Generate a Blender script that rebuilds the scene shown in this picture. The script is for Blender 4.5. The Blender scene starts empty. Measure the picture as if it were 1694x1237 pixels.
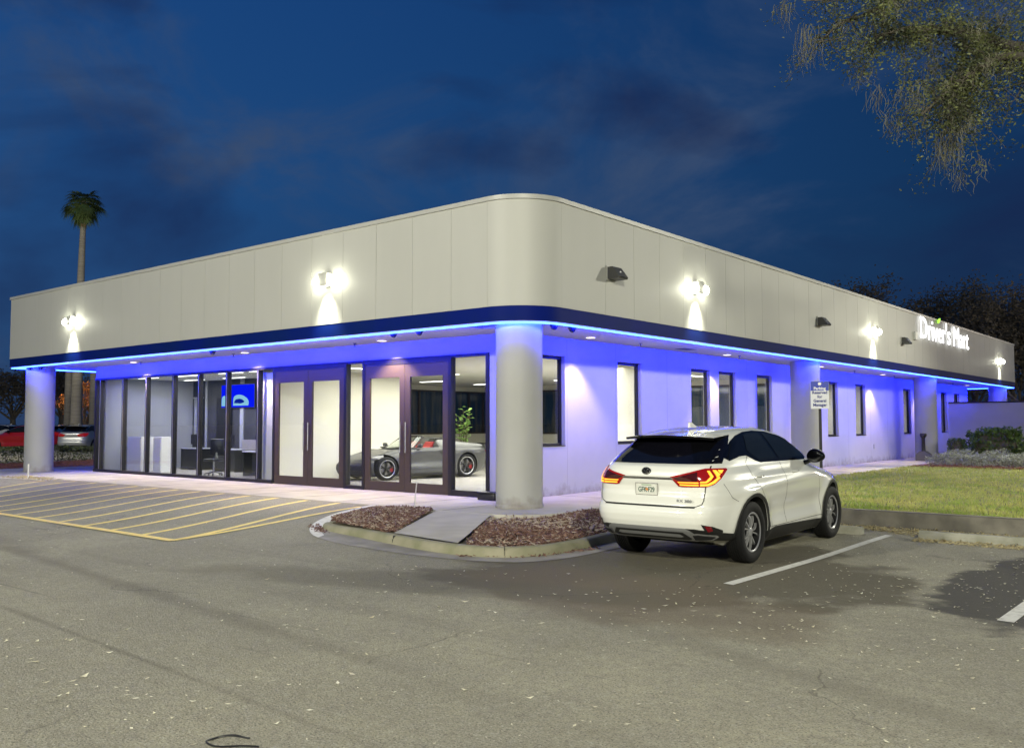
import bpy, bmesh, math, random
import numpy as np
from mathutils import Vector, Matrix
from mathutils.bvhtree import BVHTree
sc = bpy.context.scene
col = sc.collection
R = math.radians
random.seed(7); rng = np.random.default_rng(7)

# ------------------------------------------------------------------ camera
CF, CP, CR, CY = 1495.53, 0.0542, -0.0019, 0.6865
CC = np.array([10.103, -12.834, 1.6])
fwd = np.array([-math.sin(CY)*math.cos(CP), math.cos(CY)*math.cos(CP), math.sin(CP)])
r0 = np.array([math.cos(CY), math.sin(CY), 0.0]); u0 = np.cross(r0, fwd)
cr = r0*math.cos(CR)+u0*math.sin(CR); cu = -r0*math.sin(CR)+u0*math.cos(CR)
cam = bpy.data.cameras.new('camera'); co = bpy.data.objects.new('camera', cam); col.objects.link(co)
co.matrix_world = Matrix(((cr[0],cu[0],-fwd[0],CC[0]),(cr[1],cu[1],-fwd[1],CC[1]),(cr[2],cu[2],-fwd[2],CC[2]),(0,0,0,1)))
cam.sensor_width = 36; cam.sensor_fit = 'HORIZONTAL'; cam.lens = CF/1694*36
cam.clip_start = 0.05; cam.clip_end = 3000
sc.camera = co
def at(px, py, d):           # a point d metres in front of the camera, for measuring the photograph
    return CC + d*(fwd+(px-847)/CF*cr-(py-618.5)/CF*cu)
sc.view_settings.view_transform = 'Standard'; sc.view_settings.look = 'None'
sc.view_settings.exposure = 0.0; sc.view_settings.gamma = 1
sc.cycles.use_denoising = True
sc.cycles.max_bounces = 8; sc.cycles.transparent_max_bounces = 16
sc.cycles.sample_clamp_indirect = 4.0
sc.cycles.caustics_reflective = False; sc.cycles.caustics_refractive = False

# ------------------------------------------------------------------ dusk sky
w = bpy.data.worlds.new("World"); sc.world = w; w.use_nodes = True
nt = w.node_tree; N = nt.nodes; Lk = nt.links; N.clear()
def nd(t, **k):
    n = N.new(t)
    for a, b in k.items(): setattr(n, a, b)
    return n
tc = nd('ShaderNodeTexCoord'); sep = nd('ShaderNodeSeparateXYZ'); Lk.new(tc.outputs['Generated'], sep.inputs[0])
ramp = nd('ShaderNodeValToRGB'); Lk.new(sep.outputs['Z'], ramp.inputs[0])
e = ramp.color_ramp.elements
e[0].position = 0.0; e[0].color = (.014, .030, .075, 1)
e[1].position = 0.55; e[1].color = (.0060, .040, .155, 1)
m_ = e.new(.10); m_.color = (.0130, .044, .120, 1)
m_ = e.new(.25); m_.color = (.0095, .050, .155, 1)
# darker towards the right of the view, lighter towards the left where the sun went down
dot = nd('ShaderNodeVectorMath', operation='DOT_PRODUCT'); Lk.new(tc.outputs['Generated'], dot.inputs[0]); dot.inputs[1].default_value = (-.99, .0, .0)
mr = nd('ShaderNodeMapRange'); Lk.new(dot.outputs['Value'], mr.inputs[0]); mr.inputs[1].default_value = .2; mr.inputs[2].default_value = 1; mr.inputs[3].default_value = .66; mr.inputs[4].default_value = 1.5
hs = nd('ShaderNodeVectorMath', operation='SCALE'); Lk.new(ramp.outputs[0], hs.inputs[0]); Lk.new(mr.outputs[0], hs.inputs['Scale'])
mp = nd('ShaderNodeMapping'); mp.inputs['Scale'].default_value = (1.5, 2.2, 3.2); mp.inputs['Location'].default_value = (.35, .2, .1); mp.inputs['Rotation'].default_value = (0, .25, .3)
Lk.new(tc.outputs['Generated'], mp.inputs[0])
nz = nd('ShaderNodeTexNoise'); nz.inputs['Scale'].default_value = 1.9; nz.inputs['Detail'].default_value = 9; nz.inputs['Roughness'].default_value = .60; nz.inputs['Distortion'].default_value = .5
Lk.new(mp.outputs[0], nz.inputs['Vector'])
cr1 = nd('ShaderNodeValToRGB'); Lk.new(nz.outputs[0], cr1.inputs[0]); cr1.color_ramp.elements[0].position = .45; cr1.color_ramp.elements[1].position = .74
cr1.color_ramp.interpolation = 'EASE'
mx = nd('ShaderNodeMixRGB'); Lk.new(cr1.outputs[0], mx.inputs[0]); Lk.new(hs.outputs[0], mx.inputs[1]); mx.inputs[2].default_value = (.040, .072, .152, 1)
nz2 = nd('ShaderNodeTexNoise'); nz2.inputs['Scale'].default_value = 1.35; nz2.inputs['Detail'].default_value = 8; nz2.inputs['Distortion'].default_value = .3
mp2 = nd('ShaderNodeMapping'); mp2.inputs['Scale'].default_value = (1.9, 1.9, 4.0); mp2.inputs['Location'].default_value = (1.2, 3.1, .6); Lk.new(tc.outputs['Generated'], mp2.inputs[0]); Lk.new(mp2.outputs[0], nz2.inputs['Vector'])
cr2 = nd('ShaderNodeValToRGB'); Lk.new(nz2.outputs[0], cr2.inputs[0]); cr2.color_ramp.elements[0].position = .52; cr2.color_ramp.elements[1].position = .72
mx2 = nd('ShaderNodeMixRGB'); Lk.new(cr2.outputs[0], mx2.inputs[0]); Lk.new(mx.outputs[0], mx2.inputs[1]); mx2.inputs[2].default_value = (.009, .017, .066, 1)
bg = nd('ShaderNodeBackground'); Lk.new(mx2.outputs[0], bg.inputs[0]); bg.inputs[1].default_value = 1.0
wo = nd('ShaderNodeOutputWorld'); Lk.new(bg.outputs[0], wo.inputs[0])

# ------------------------------------------------------------------ lamps of the place (powers in one table)
PW = dict(lot_right=26000, lot_left=20000, lot_side=13500, down=230, pack_down=9, pack_out=650)
def light(name, kind, loc, power, color, parent=None, **k):
    l = bpy.data.lights.new(name, kind); l.energy = power; l.color = color
    for a, b in k.items(): setattr(l, a, b)
    o = bpy.data.objects.new(name, l); col.objects.link(o); o.location = loc
    if parent: o.parent = parent
    return o
def aim(o, target):
    o.rotation_euler = (Vector(target)-o.location).to_track_quat('-Z', 'Y').to_euler()

# ------------------------------------------------------------------ helpers
def tag(o, label=None, cat=None, group=None, kind=None):
    if label: o['label'] = label
    if cat: o['category'] = cat
    if group: o['group'] = group
    if kind: o['kind'] = kind
    return o
def empty(name, loc=(0,0,0), rz=0, label=None, cat=None, group=None):
    o = bpy.data.objects.new(name, None); col.objects.link(o); o.location = loc; o.rotation_euler = (0,0,rz)
    o.empty_display_size = .2
    return tag(o, label, cat, group)
def copy_tree(o, parent=None):
    c = o.copy(); col.objects.link(c)
    if parent: c.parent = parent
    for ch in list(o.children): copy_tree(ch, c)
    return c
def smooth(o, ang=None):
    me = o.data
    me.polygons.foreach_set('use_smooth', [True]*len(me.polygons))
    if ang is not None:
        try: me.set_sharp_from_angle(angle=R(ang))
        except Exception: pass
    me.update()
class MB:
    def __init__(s): s.v = []; s.f = []; s.m = []
    def add(s, vs, fs, mi=0):
        b = len(s.v); s.v += [tuple(map(float, v)) for v in vs]; s.f += [[i+b for i in f] for f in fs]; s.m += [mi]*len(fs); return s
    def box(s, x0, x1, y0, y1, z0, z1, mi=0):
        vs = [(x0,y0,z0),(x1,y0,z0),(x1,y1,z0),(x0,y1,z0),(x0,y0,z1),(x1,y0,z1),(x1,y1,z1),(x0,y1,z1)]
        return s.add(vs, [(0,3,2,1),(4,5,6,7),(0,1,5,4),(1,2,6,5),(2,3,7,6),(3,0,4,7)], mi)
    def bx(s, x0, x1, y0, y1, z0, z1, b=.01, mi=0):      # box with chamfered edges
        bm = bmesh.new(); bmesh.ops.create_cube(bm, size=1)
        for v in bm.verts: v.co = Vector(((x0+x1)/2+v.co.x*(x1-x0), (y0+y1)/2+v.co.y*(y1-y0), (z0+z1)/2+v.co.z*(z1-z0)))
        bmesh.ops.bevel(bm, geom=bm.edges[:], offset=b, segments=2, affect='EDGES', profile=.5)
        vs = [tuple(v.co) for v in bm.verts]; fs = [[v.index for v in f.verts] for f in bm.faces]
        bm.free(); return s.add(vs, fs, mi)
    def prism(s, poly, a, b, axis='z', mi=0):            # poly is CCW seen from +axis for axis z
        n = len(poly)
        def P(q, t): return {'z': (q[0],q[1],t), 'y': (q[0],t,q[1]), 'x': (t,q[0],q[1])}[axis]
        vs = [P(q, a) for q in poly]+[P(q, b) for q in poly]
        fs = [list(range(n))[::-1], list(range(n, 2*n))]+[(i,(i+1)%n,n+(i+1)%n,n+i) for i in range(n)]
        return s.add(vs, fs, mi)
    def cyl(s, p, q, r, r2=None, n=16, mi=0, cap=True):
        r2 = r if r2 is None else r2
        return s.tube([p, q], [r, r2], n, mi, cap)
    def tube(s, pts, rs, n=8, mi=0, cap=True):
        pts = [Vector(p) for p in pts]
        if not hasattr(rs, '__len__'): rs = [rs]*len(pts)
        vs = []; fs = []; k = len(pts); up = None
        for i, p in enumerate(pts):
            t = (pts[min(i+1,k-1)]-pts[max(i-1,0)]).normalized()
            if up is None: up = t.orthogonal().normalized()
            else:
                up = (up-t*up.dot(t)); up = up.normalized() if up.length > 1e-6 else t.orthogonal().normalized()
            sd = t.cross(up)
            for j in range(n):
                a = 2*math.pi*j/n; vs.append(p+(up*math.cos(a)+sd*math.sin(a))*rs[i])
        for i in range(k-1):
            for j in range(n): fs.append((i*n+j, i*n+(j+1)%n, (i+1)*n+(j+1)%n, (i+1)*n+j))
        if cap: fs.append(list(range(n))[::-1]); fs.append([(k-1)*n+j for j in range(n)])
        return s.add(vs, fs, mi)
    def lathe(s, prof, c=(0,0,0), axis='z', n=32, mi=0):  # prof: (radius, height)
        vs = []; fs = []; k = len(prof)
        for (r_, h) in prof:
            for j in range(n):
                a = 2*math.pi*j/n; x, y = r_*math.cos(a), r_*math.sin(a)
                vs.append({'z': (c[0]+x,c[1]+y,c[2]+h), 'x': (c[0]+h,c[1]+x,c[2]+y), 'y': (c[0]+y,c[1]+h,c[2]+x)}[axis])
        for i in range(k-1):
            for j in range(n): fs.append((i*n+j, i*n+(j+1)%n, (i+1)*n+(j+1)%n, (i+1)*n+j))
        return s.add(vs, fs, mi)
    def build(s, name, mats, parent=None, sm=None, loc=None):
        me = bpy.data.meshes.new(name); me.from_pydata(s.v, [], s.f)
        for m in (mats if isinstance(mats, (list,tuple)) else [mats]): me.materials.append(m)
        if any(s.m): me.polygons.foreach_set('material_index', s.m)
        me.update(); o = bpy.data.objects.new(name, me); col.objects.link(o)
        if parent: o.parent = parent
        if loc is not None: o.location = loc
        if sm is not None: smooth(o, sm)
        return o
def np_mesh(name, V, F, mat, parent=None):               # V (n,3), F (m,3 or 4)
    me = bpy.data.meshes.new(name); V = np.asarray(V, np.float32); F = np.asarray(F, np.int32); k = F.shape[1]
    me.vertices.add(len(V)); me.vertices.foreach_set('co', V.ravel())
    me.loops.add(F.size); me.loops.foreach_set('vertex_index', F.ravel())
    me.polygons.add(len(F)); me.polygons.foreach_set('loop_start', np.arange(0, F.size, k, dtype=np.int32))
    me.update(calc_edges=True); me.validate()
    for m in (mat if isinstance(mat, (list,tuple)) else [mat]): me.materials.append(m)
    o = bpy.data.objects.new(name, me); col.objects.link(o)
    if parent: o.parent = parent
    return o

# ------------------------------------------------------------------ materials
def mat(name, c=(.5,.5,.5), rough=.6, metal=0, spec=.5, coat=0, em=None, es=0, c2=None, ns=6, nd_=5, lo=.35, hi=.65, bump=0, bs=60, rvar=0, alpha=1, extra=None, sss=0, stretch=None):
    m = bpy.data.materials.new(name); m.use_nodes = True; t = m.node_tree; b = t.nodes['Principled BSDF']
    b.inputs['Base Color'].default_value = (*c, 1); b.inputs['Roughness'].default_value = rough; b.inputs['Metallic'].default_value = metal
    b.inputs['Specular IOR Level'].default_value = spec
    b.inputs['Coat Weight'].default_value = coat; b.inputs['Coat Roughness'].default_value = .05
    if em: b.inputs['Emission Color'].default_value = (*em, 1); b.inputs['Emission Strength'].default_value = es
    g = None
    if c2 or bump or rvar:
        g = t.nodes.new('ShaderNodeNewGeometry').outputs['Position']
        if stretch:
            mpn = t.nodes.new('ShaderNodeMapping'); mpn.inputs['Scale'].default_value = stretch; t.links.new(g, mpn.inputs[0]); g = mpn.outputs[0]
    if c2 or rvar:
        n = t.nodes.new('ShaderNodeTexNoise'); n.inputs['Scale'].default_value = ns; n.inputs['Detail'].default_value = nd_; t.links.new(g, n.inputs['Vector'])
        mrn = t.nodes.new('ShaderNodeMapRange'); mrn.inputs[1].default_value = lo; mrn.inputs[2].default_value = hi; t.links.new(n.outputs[0], mrn.inputs[0])
        if c2:
            mxn = t.nodes.new('ShaderNodeMixRGB'); mxn.inputs[1].default_value = (*c,1); mxn.inputs[2].default_value = (*c2,1)
            t.links.new(mrn.outputs[0], mxn.inputs[0]); t.links.new(mxn.outputs[0], b.inputs['Base Color'])
        if rvar:
            rr = t.nodes.new('ShaderNodeMapRange'); rr.inputs[3].default_value = rough-rvar; rr.inputs[4].default_value = rough+rvar
            t.links.new(mrn.outputs[0], rr.inputs[0]); t.links.new(rr.outputs[0], b.inputs['Roughness'])
    if bump:
        n2 = t.nodes.new('ShaderNodeTexNoise'); n2.inputs['Scale'].default_value = bs; n2.inputs['Detail'].default_value = 4; t.links.new(g, n2.inputs['Vector'])
        bp = t.nodes.new('ShaderNodeBump'); bp.inputs['Strength'].default_value = bump; bp.inputs['Distance'].default_value = .01
        t.links.new(n2.outputs[0], bp.inputs['Height']); t.links.new(bp.outputs[0], b.inputs['Normal'])
    return m
def emis(name, c, s):
    m = bpy.data.materials.new(name); m.use_nodes = True; t = m.node_tree; t.nodes.clear()
    e_ = t.nodes.new('ShaderNodeEmission'); e_.inputs[0].default_value = (*c,1); e_.inputs[1].default_value = s
    o = t.nodes.new('ShaderNodeOutputMaterial'); t.links.new(e_.outputs[0], o.inputs[0]); return m
def glass(name, tint=(.86,.88,.87), refl=1.0):
    m = bpy.data.materials.new(name); m.use_nodes = True; t = m.node_tree; t.nodes.clear()
    tr = t.nodes.new('ShaderNodeBsdfTransparent'); tr.inputs[0].default_value = (*tint,1)
    gl = t.nodes.new('ShaderNodeBsdfGlossy'); gl.inputs['Roughness'].default_value = 0.0; gl.inputs[0].default_value = (.9,.95,.93,1)
    fr = t.nodes.new('ShaderNodeFresnel'); ge = t.nodes.new('ShaderNodeNewGeometry')
    io = t.nodes.new('ShaderNodeMapRange'); io.inputs[3].default_value = 1.45; io.inputs[4].default_value = 1/1.45
    t.links.new(ge.outputs['Backfacing'], io.inputs[0]); t.links.new(io.outputs[0], fr.inputs[0])
    mu = t.nodes.new('ShaderNodeMath'); mu.operation = 'MULTIPLY'; mu.inputs[1].default_value = refl; t.links.new(fr.outputs[0], mu.inputs[0])
    mi = t.nodes.new('ShaderNodeMixShader'); t.links.new(mu.outputs[0], mi.inputs[0]); t.links.new(tr.outputs[0], mi.inputs[1]); t.links.new(gl.outputs[0], mi.inputs[2])
    o = t.nodes.new('ShaderNodeOutputMaterial'); t.links.new(mi.outputs[0], o.inputs[0]); return m

def asphalt_mat():
    m = bpy.data.materials.new('asphalt'); m.use_nodes = True; t = m.node_tree; b = t.nodes['Principled BSDF']
    P = t.nodes.new('ShaderNodeNewGeometry').outputs['Position']
    def noise(s, d=6, dist=0, sc_=None, rough=.5):
        v = P
        if sc_:
            q = t.nodes.new('ShaderNodeMapping'); q.inputs['Scale'].default_value = sc_[:3]; q.inputs['Rotation'].default_value = (0,0,sc_[3]); t.links.new(P, q.inputs[0]); v = q.outputs[0]
        n = t.nodes.new('ShaderNodeTexNoise'); n.inputs['Scale'].default_value = s; n.inputs['Detail'].default_value = d; n.inputs['Distortion'].default_value = dist; n.inputs['Roughness'].default_value = rough
        t.links.new(v, n.inputs['Vector']); return n.outputs[0]
    def rmp(x, a, b_, lo=0, hi=1):
        q = t.nodes.new('ShaderNodeMapRange'); q.inputs[1].default_value = a; q.inputs[2].default_value = b_; q.inputs[3].default_value = lo; q.inputs[4].default_value = hi; q.interpolation_type = 'SMOOTHSTEP'
        t.links.new(x, q.inputs[0]); return q.outputs[0]
    def mix(f, a, c, mode='MIX'):
        q = t.nodes.new('ShaderNodeMixRGB'); q.blend_type = mode
        for i, x in ((0, f), (1, a), (2, c)):
            if isinstance(x, (tuple, float, int)): q.inputs[i].default_value = x if not isinstance(x, tuple) else (*x, 1)
            else: t.links.new(x, q.inputs[i])
        return q.outputs[0]
    base = mix(rmp(noise(.35, 7, .6), .35, .65), (.32,.30,.225), (.42,.395,.29))
    base = mix(rmp(noise(2.2, 6), .3, .7, 0, .5), base, (.29,.275,.22))
    base = mix(rmp(noise(14, 5, rough=.75), .42, .60, 0, .42), base, (.20,.188,.15))
    base = mix(rmp(noise(28, 4, rough=.8), .50, .64, 0, .45), base, (.52,.50,.42))
    base = mix(rmp(noise(60, 2), .54, .68, 0, .40), base, (.54,.52,.44))      # pale aggregate
    base = mix(rmp(noise(70, 3, rough=.7), .52, .62, 0, .75), base, (.12,.112,.092))       # dark pores
    # tyre-polished tracks and old seams run along the drive aisle
    tr = noise(.9, 4, .25, (.12, 1.5, 1, .42)); base = mix(rmp(tr, .58, .72, 0, .22), base, (.15,.142,.115))
    tr2 = noise(1.7, 7, .4, (.10, 2.2, 1, .9)); base = mix(rmp(tr2, .68, .72, 0, .35), base, (.10,.095,.078))
    # patches with shapes of their own, dark and brownish, where cars stand
    sp = t.nodes.new('ShaderNodeSeparateXYZ'); t.links.new(P, sp.inputs[0])
    def blob(cx, cy, rx, ry, wob, c, f, soft=.25, ang=0):
        q = t.nodes.new('ShaderNodeMapping'); q.vector_type = 'TEXTURE'; q.inputs['Location'].default_value = (cx, cy, 0); q.inputs['Scale'].default_value = (rx, ry, 1000); q.inputs['Rotation'].default_value = (0,0,ang)
        t.links.new(P, q.inputs[0])
        ln = t.nodes.new('ShaderNodeVectorMath'); ln.operation = 'LENGTH'; t.links.new(q.outputs[0], ln.inputs[0])
        ad = t.nodes.new('ShaderNodeMath'); ad.operation = 'ADD'; t.links.new(ln.outputs['Value'], ad.inputs[0])
        mm = t.nodes.new('ShaderNodeMath'); mm.operation = 'MULTIPLY_ADD'; t.links.new(noise(.9, 5), mm.inputs[0]); mm.inputs[1].default_value = wob; mm.inputs[2].default_value = -wob*.5; t.links.new(mm.outputs[0], ad.inputs[1])
        nonlocal base
        base = mix(rmp(ad.outputs[0], 1+soft, 1-soft, 0, f), base, c)
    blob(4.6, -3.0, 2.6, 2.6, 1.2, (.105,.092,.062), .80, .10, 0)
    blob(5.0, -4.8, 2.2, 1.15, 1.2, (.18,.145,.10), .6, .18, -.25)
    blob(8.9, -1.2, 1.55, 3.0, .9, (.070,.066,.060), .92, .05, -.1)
    blob(2.6, -5.8, 3.0, .5, 1.2, (.13,.12,.09), .5, .35, .3)
    blob(6.0, -11.2, 1.4, .8, 1.2, (.12,.115,.08), .5, .4, .5)
    vq = t.nodes.new('ShaderNodeTexVoronoi'); vq.feature = 'DISTANCE_TO_EDGE'; vq.inputs['Scale'].default_value = .28
    va = t.nodes.new('ShaderNodeVectorMath'); va.operation = 'ADD'; t.links.new(P, va.inputs[0]); nn = t.nodes.new('ShaderNodeTexNoise'); nn.inputs['Scale'].default_value = 1.3; nn.inputs['Detail'].default_value = 6; t.links.new(P, nn.inputs['Vector'])
    vs_ = t.nodes.new('ShaderNodeVectorMath'); vs_.operation = 'SCALE'; vs_.inputs['Scale'].default_value = 1.1; t.links.new(nn.outputs[1], vs_.inputs[0]); t.links.new(vs_.outputs[0], va.inputs[1]); t.links.new(va.outputs[0], vq.inputs['Vector'])
    ck = t.nodes.new('ShaderNodeMath'); ck.operation = 'MULTIPLY'; t.links.new(rmp(vq.outputs[0], .004, .0015, 0, .42), ck.inputs[0]); t.links.new(rmp(noise(.5, 3), .48, .60), ck.inputs[1])
    base = mix(ck.outputs[0], base, (.05,.046,.038))
    blob(3.3, -9.26, 2.9, .035, 2.6, (.085,.08,.062), .42, .9, -.055)
    blob(0.2, -7.75, 4.6, .11, 2.6, (.10,.092,.075), .40, .95, -.10)
    blob(-6.5, -6.9, 4.0, .25, 1.3, (.14,.13,.11), .35, .6, -.12)
    blob(6.6, -6.3, 3.4, .16, 1.6, (.15,.14,.11), .3, .6, -.30)
    blob(7.0, -10.2, 3.6, .10, 1.6, (.15,.14,.11), .25, .6, .35)
    t.links.new(base, b.inputs['Base Color'])
    b.inputs['Roughness'].default_value = .82; b.inputs['Specular IOR Level'].default_value = .35
    bp = t.nodes.new('ShaderNodeBump'); bp.inputs['Strength'].default_value = 1.0; bp.inputs['Distance'].default_value = .02
    t.links.new(noise(55, 5, rough=.65), bp.inputs['Height']); t.links.new(bp.outputs[0], b.inputs['Normal'])
    return m
M = {}
M['asphalt'] = asphalt_mat()
M['concrete'] = mat('concrete', (.42,.40,.37), .85, c2=(.32,.30,.28), ns=2.2, bump=.25, bs=70)
M['walk'] = mat('walk_concrete', (.54,.51,.45), .85, c2=(.44,.415,.365), ns=1.6, bump=.2, bs=60)
M['kerb'] = mat('kerb_concrete', (.30,.28,.20), .88, c2=(.20,.20,.12), ns=2.6, bump=.5, bs=40)
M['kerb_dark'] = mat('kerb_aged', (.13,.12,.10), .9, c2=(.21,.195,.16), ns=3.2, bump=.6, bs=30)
M['gutter'] = mat('gutter', (.34,.32,.29), .85, c2=(.24,.225,.20), ns=3, bump=.3)
M['line_yellow'] = mat('yellow_paint', (.95,.74,.22), .7, c2=(.74,.60,.26), ns=9, bump=.3, lo=.4, hi=.75)
M['line_white'] = mat('white_paint', (.72,.71,.66), .7, c2=(.50,.49,.45), ns=12, lo=.5, hi=.75, bump=.3)
M['soil'] = mat('soil', (.10,.085,.05), .95, c2=(.16,.14,.07), ns=5, bump=.6, bs=20)
M['panel'] = mat('fascia_panel', (.44,.44,.412), .55, c2=(.428,.428,.40), ns=1.6, stretch=(1,1,.2), bump=.05, bs=25)
M['cap'] = mat('cap_metal', (.40,.40,.38), .4)
M['joint'] = mat('joint_dark', (.29,.29,.265), .8)
M['navy'] = mat('navy_band', (.002,.010,.15), .55, spec=.06, c2=(.003,.014,.11), ns=.7)
M['soffit'] = mat('soffit', (.62,.59,.59), .8, c2=(.56,.54,.54), ns=1.2)
M['wall'] = mat('painted_wall', (.47,.46,.47), .72, c2=(.43,.42,.43), ns=.9, bump=.35, bs=45)
def dirt(m, top=.22, c=(.20,.17,.15)):
    t = m.node_tree; b = t.nodes['Principled BSDF']; src = b.inputs['Base Color'].links[0].from_socket; P = t.nodes.new('ShaderNodeNewGeometry').outputs['Position']
    sp = t.nodes.new('ShaderNodeSeparateXYZ'); t.links.new(P, sp.inputs[0]); n = t.nodes.new('ShaderNodeTexNoise'); n.inputs['Scale'].default_value = 5; n.inputs['Detail'].default_value = 8; t.links.new(P, n.inputs['Vector'])
    a = t.nodes.new('ShaderNodeMath'); a.operation = 'MULTIPLY_ADD'; t.links.new(n.outputs[0], a.inputs[0]); a.inputs[1].default_value = -.7; t.links.new(sp.outputs['Z'], a.inputs[2])
    r_ = t.nodes.new('ShaderNodeMapRange'); r_.inputs[1].default_value = -.42; r_.inputs[2].default_value = top-.35; r_.inputs[3].default_value = .75; r_.inputs[4].default_value = 0; t.links.new(a.outputs[0], r_.inputs[0])
    x = t.nodes.new('ShaderNodeMixRGB'); t.links.new(r_.outputs[0], x.inputs[0]); t.links.new(src, x.inputs[1]); x.inputs[2].default_value = (*c,1); t.links.new(x.outputs[0], b.inputs['Base Color'])
dirt(M['wall'])
M['column'] = mat('column_paint', (.40,.40,.385), .6, c2=(.36,.36,.345), ns=1.0, bump=.1, bs=22)
dirt(M['column'])
M['frame'] = mat('black_frame', (.016,.015,.016), .45, spec=.3)
M['bronze'] = mat('bronze_frame', (.055,.040,.028), .5, spec=.25)
M['alu'] = mat('aluminium', (.62,.62,.60), .35, metal=.8)
M['steel'] = mat('steel', (.72,.72,.72), .25, metal=1)
M['glass'] = glass('window_glass'); M['glass_dark'] = glass('tinted_glass', (.78,.80,.80), 1.3)
M['led'] = emis('led', (.50,1.7,24.0), 1.0)
M['led_far'] = emis('led_tail', (.25,.85,20.0), 1.0)
M['roof'] = mat('roof_felt', (.12,.12,.12), .9)
M['int_wall'] = mat('interior_wall', (.72,.70,.60), .8)
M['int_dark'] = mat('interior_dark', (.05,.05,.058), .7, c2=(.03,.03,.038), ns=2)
M['int_mid'] = mat('interior_grey', (.34,.35,.40), .8)
M['floor'] = mat('polished_floor', (.50,.48,.43), .22, c2=(.42,.40,.36), ns=1.3)
M['ceil'] = mat('ceiling_tile', (.62,.61,.55), .9)
M['tube_light'] = emis('ceiling_light', (1,.97,.88), 9)
M['lamp_white'] = emis('lamp_lens', (1,1,.80), 22)
M['lens_low'] = emis('lower_lamp_lens', (1,1,.80), 3)
M['warm_disc'] = emis('downlight_disc', (1,.86,.74), 5)
M['housing'] = mat('lamp_housing', (.40,.40,.37), .5)
M['black'] = mat('black_plastic', (.012,.012,.013), .4)
M['dome'] = mat('camera_dome', (.01,.012,.02), .08)
M['white'] = mat('white_plastic', (.75,.75,.73), .5)
M['sign_glow'] = emis('sign_glow', (1,1,1), 2.4)
M['green_glow'] = emis('green_glow', (.45,1,.08), 1.6)

# ------------------------------------------------------------------ ground
def ss(t):
    t = min(max(t,0),1); return t*t*(3-2*t)
def gz(x, y):
    dx = max(0,x+3.2); dy = max(0,-0.9-y); d = math.hypot(dx,dy)
    z = -.012-0.148*ss(d/4.5)
    if x > 3: z += 0.04*ss((y+1.5)/3.0)*ss((x-3)/1.0)
    return z
def grid_axis(fine0, fine1, step, far0, far1):
    a = list(np.arange(fine0, fine1+1e-6, step)); k = step
    x = fine0
    while x > far0: k *= 1.5; x -= k; a.insert(0, max(x, far0))
    k = step; x = fine1
    while x < far1: k *= 1.5; x += k; a.append(min(x, far1))
    return a
xs = grid_axis(-22, 14, .4, -900, 900); ys = grid_axis(-15, 6, .4, -900, 900)
mb = MB()
mb.add([(x,y,gz(x,y) if y < 6 else gz(x,6)-.02*min(1,(y-6)/2)) for y in ys for x in xs], [(j*len(xs)+i, j*len(xs)+i+1, (j+1)*len(xs)+i+1, (j+1)*len(xs)+i) for j in range(len(ys)-1) for i in range(len(xs)-1)])
tag(mb.build('asphalt_ground', M['asphalt'], sm=180), kind='structure')
def sheet(name, poly, m, dz=.004, zf=gz, kind='structure', step=.4, thick=0):
    bm = bmesh.new(); f = bm.faces.new([bm.verts.new((x,y,0)) for x,y in poly])
    bmesh.ops.triangulate(bm, faces=[f])
    X = [q[0] for q in poly]; Y = [q[1] for q in poly]
    for k in np.arange(math.floor(min(X)/step)*step, max(X), step): bmesh.ops.bisect_plane(bm, geom=bm.verts[:]+bm.edges[:]+bm.faces[:], plane_co=(k,0,0), plane_no=(1,0,0))
    for k in np.arange(math.floor(min(Y)/step)*step, max(Y), step): bmesh.ops.bisect_plane(bm, geom=bm.verts[:]+bm.edges[:]+bm.faces[:], plane_co=(0,k,0), plane_no=(0,1,0))
    for v in bm.verts: v.co.z = zf(v.co.x, v.co.y)+dz
    bmesh.ops.recalc_face_normals(bm, faces=bm.faces[:])
    if sum(f.normal.z for f in bm.faces) < 0: bmesh.ops.reverse_faces(bm, faces=bm.faces[:])
    me = bpy.data.meshes.new(name); bm.to_mesh(me); bm.free(); me.materials.append(m)
    o = bpy.data.objects.new(name, me); col.objects.link(o)
    if kind: tag(o, kind=kind)
    return o
def strip(p, q, w):
    p, q = np.array(p), np.array(q); t = (q-p)/np.linalg.norm(q-p); n = np.array([-t[1],t[0]])*w/2
    return [tuple(p+n), tuple(q+n), tuple(q-n), tuple(p-n)]
def cat(pts, k=6, closed=False):     # Catmull-Rom through points
    P = [np.array(p, float) for p in pts]; n = len(P); out = []
    for i in range(n if closed else n-1):
        a = P[(i-1)%n] if closed or i > 0 else 2*P[0]-P[1]; b = P[i]; c = P[(i+1)%n]; d = P[(i+2)%n] if closed or i < n-2 else 2*P[-1]-P[-2]
        for j in range(k):
            t = j/k; out.append(.5*((2*b)+(c-a)*t+(2*a-5*b+4*c-d)*t*t+(3*b-a-3*c+d)*t**3))
    if not closed: out.append(P[-1])
    return [tuple(map(float, p)) for p in out]

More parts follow.
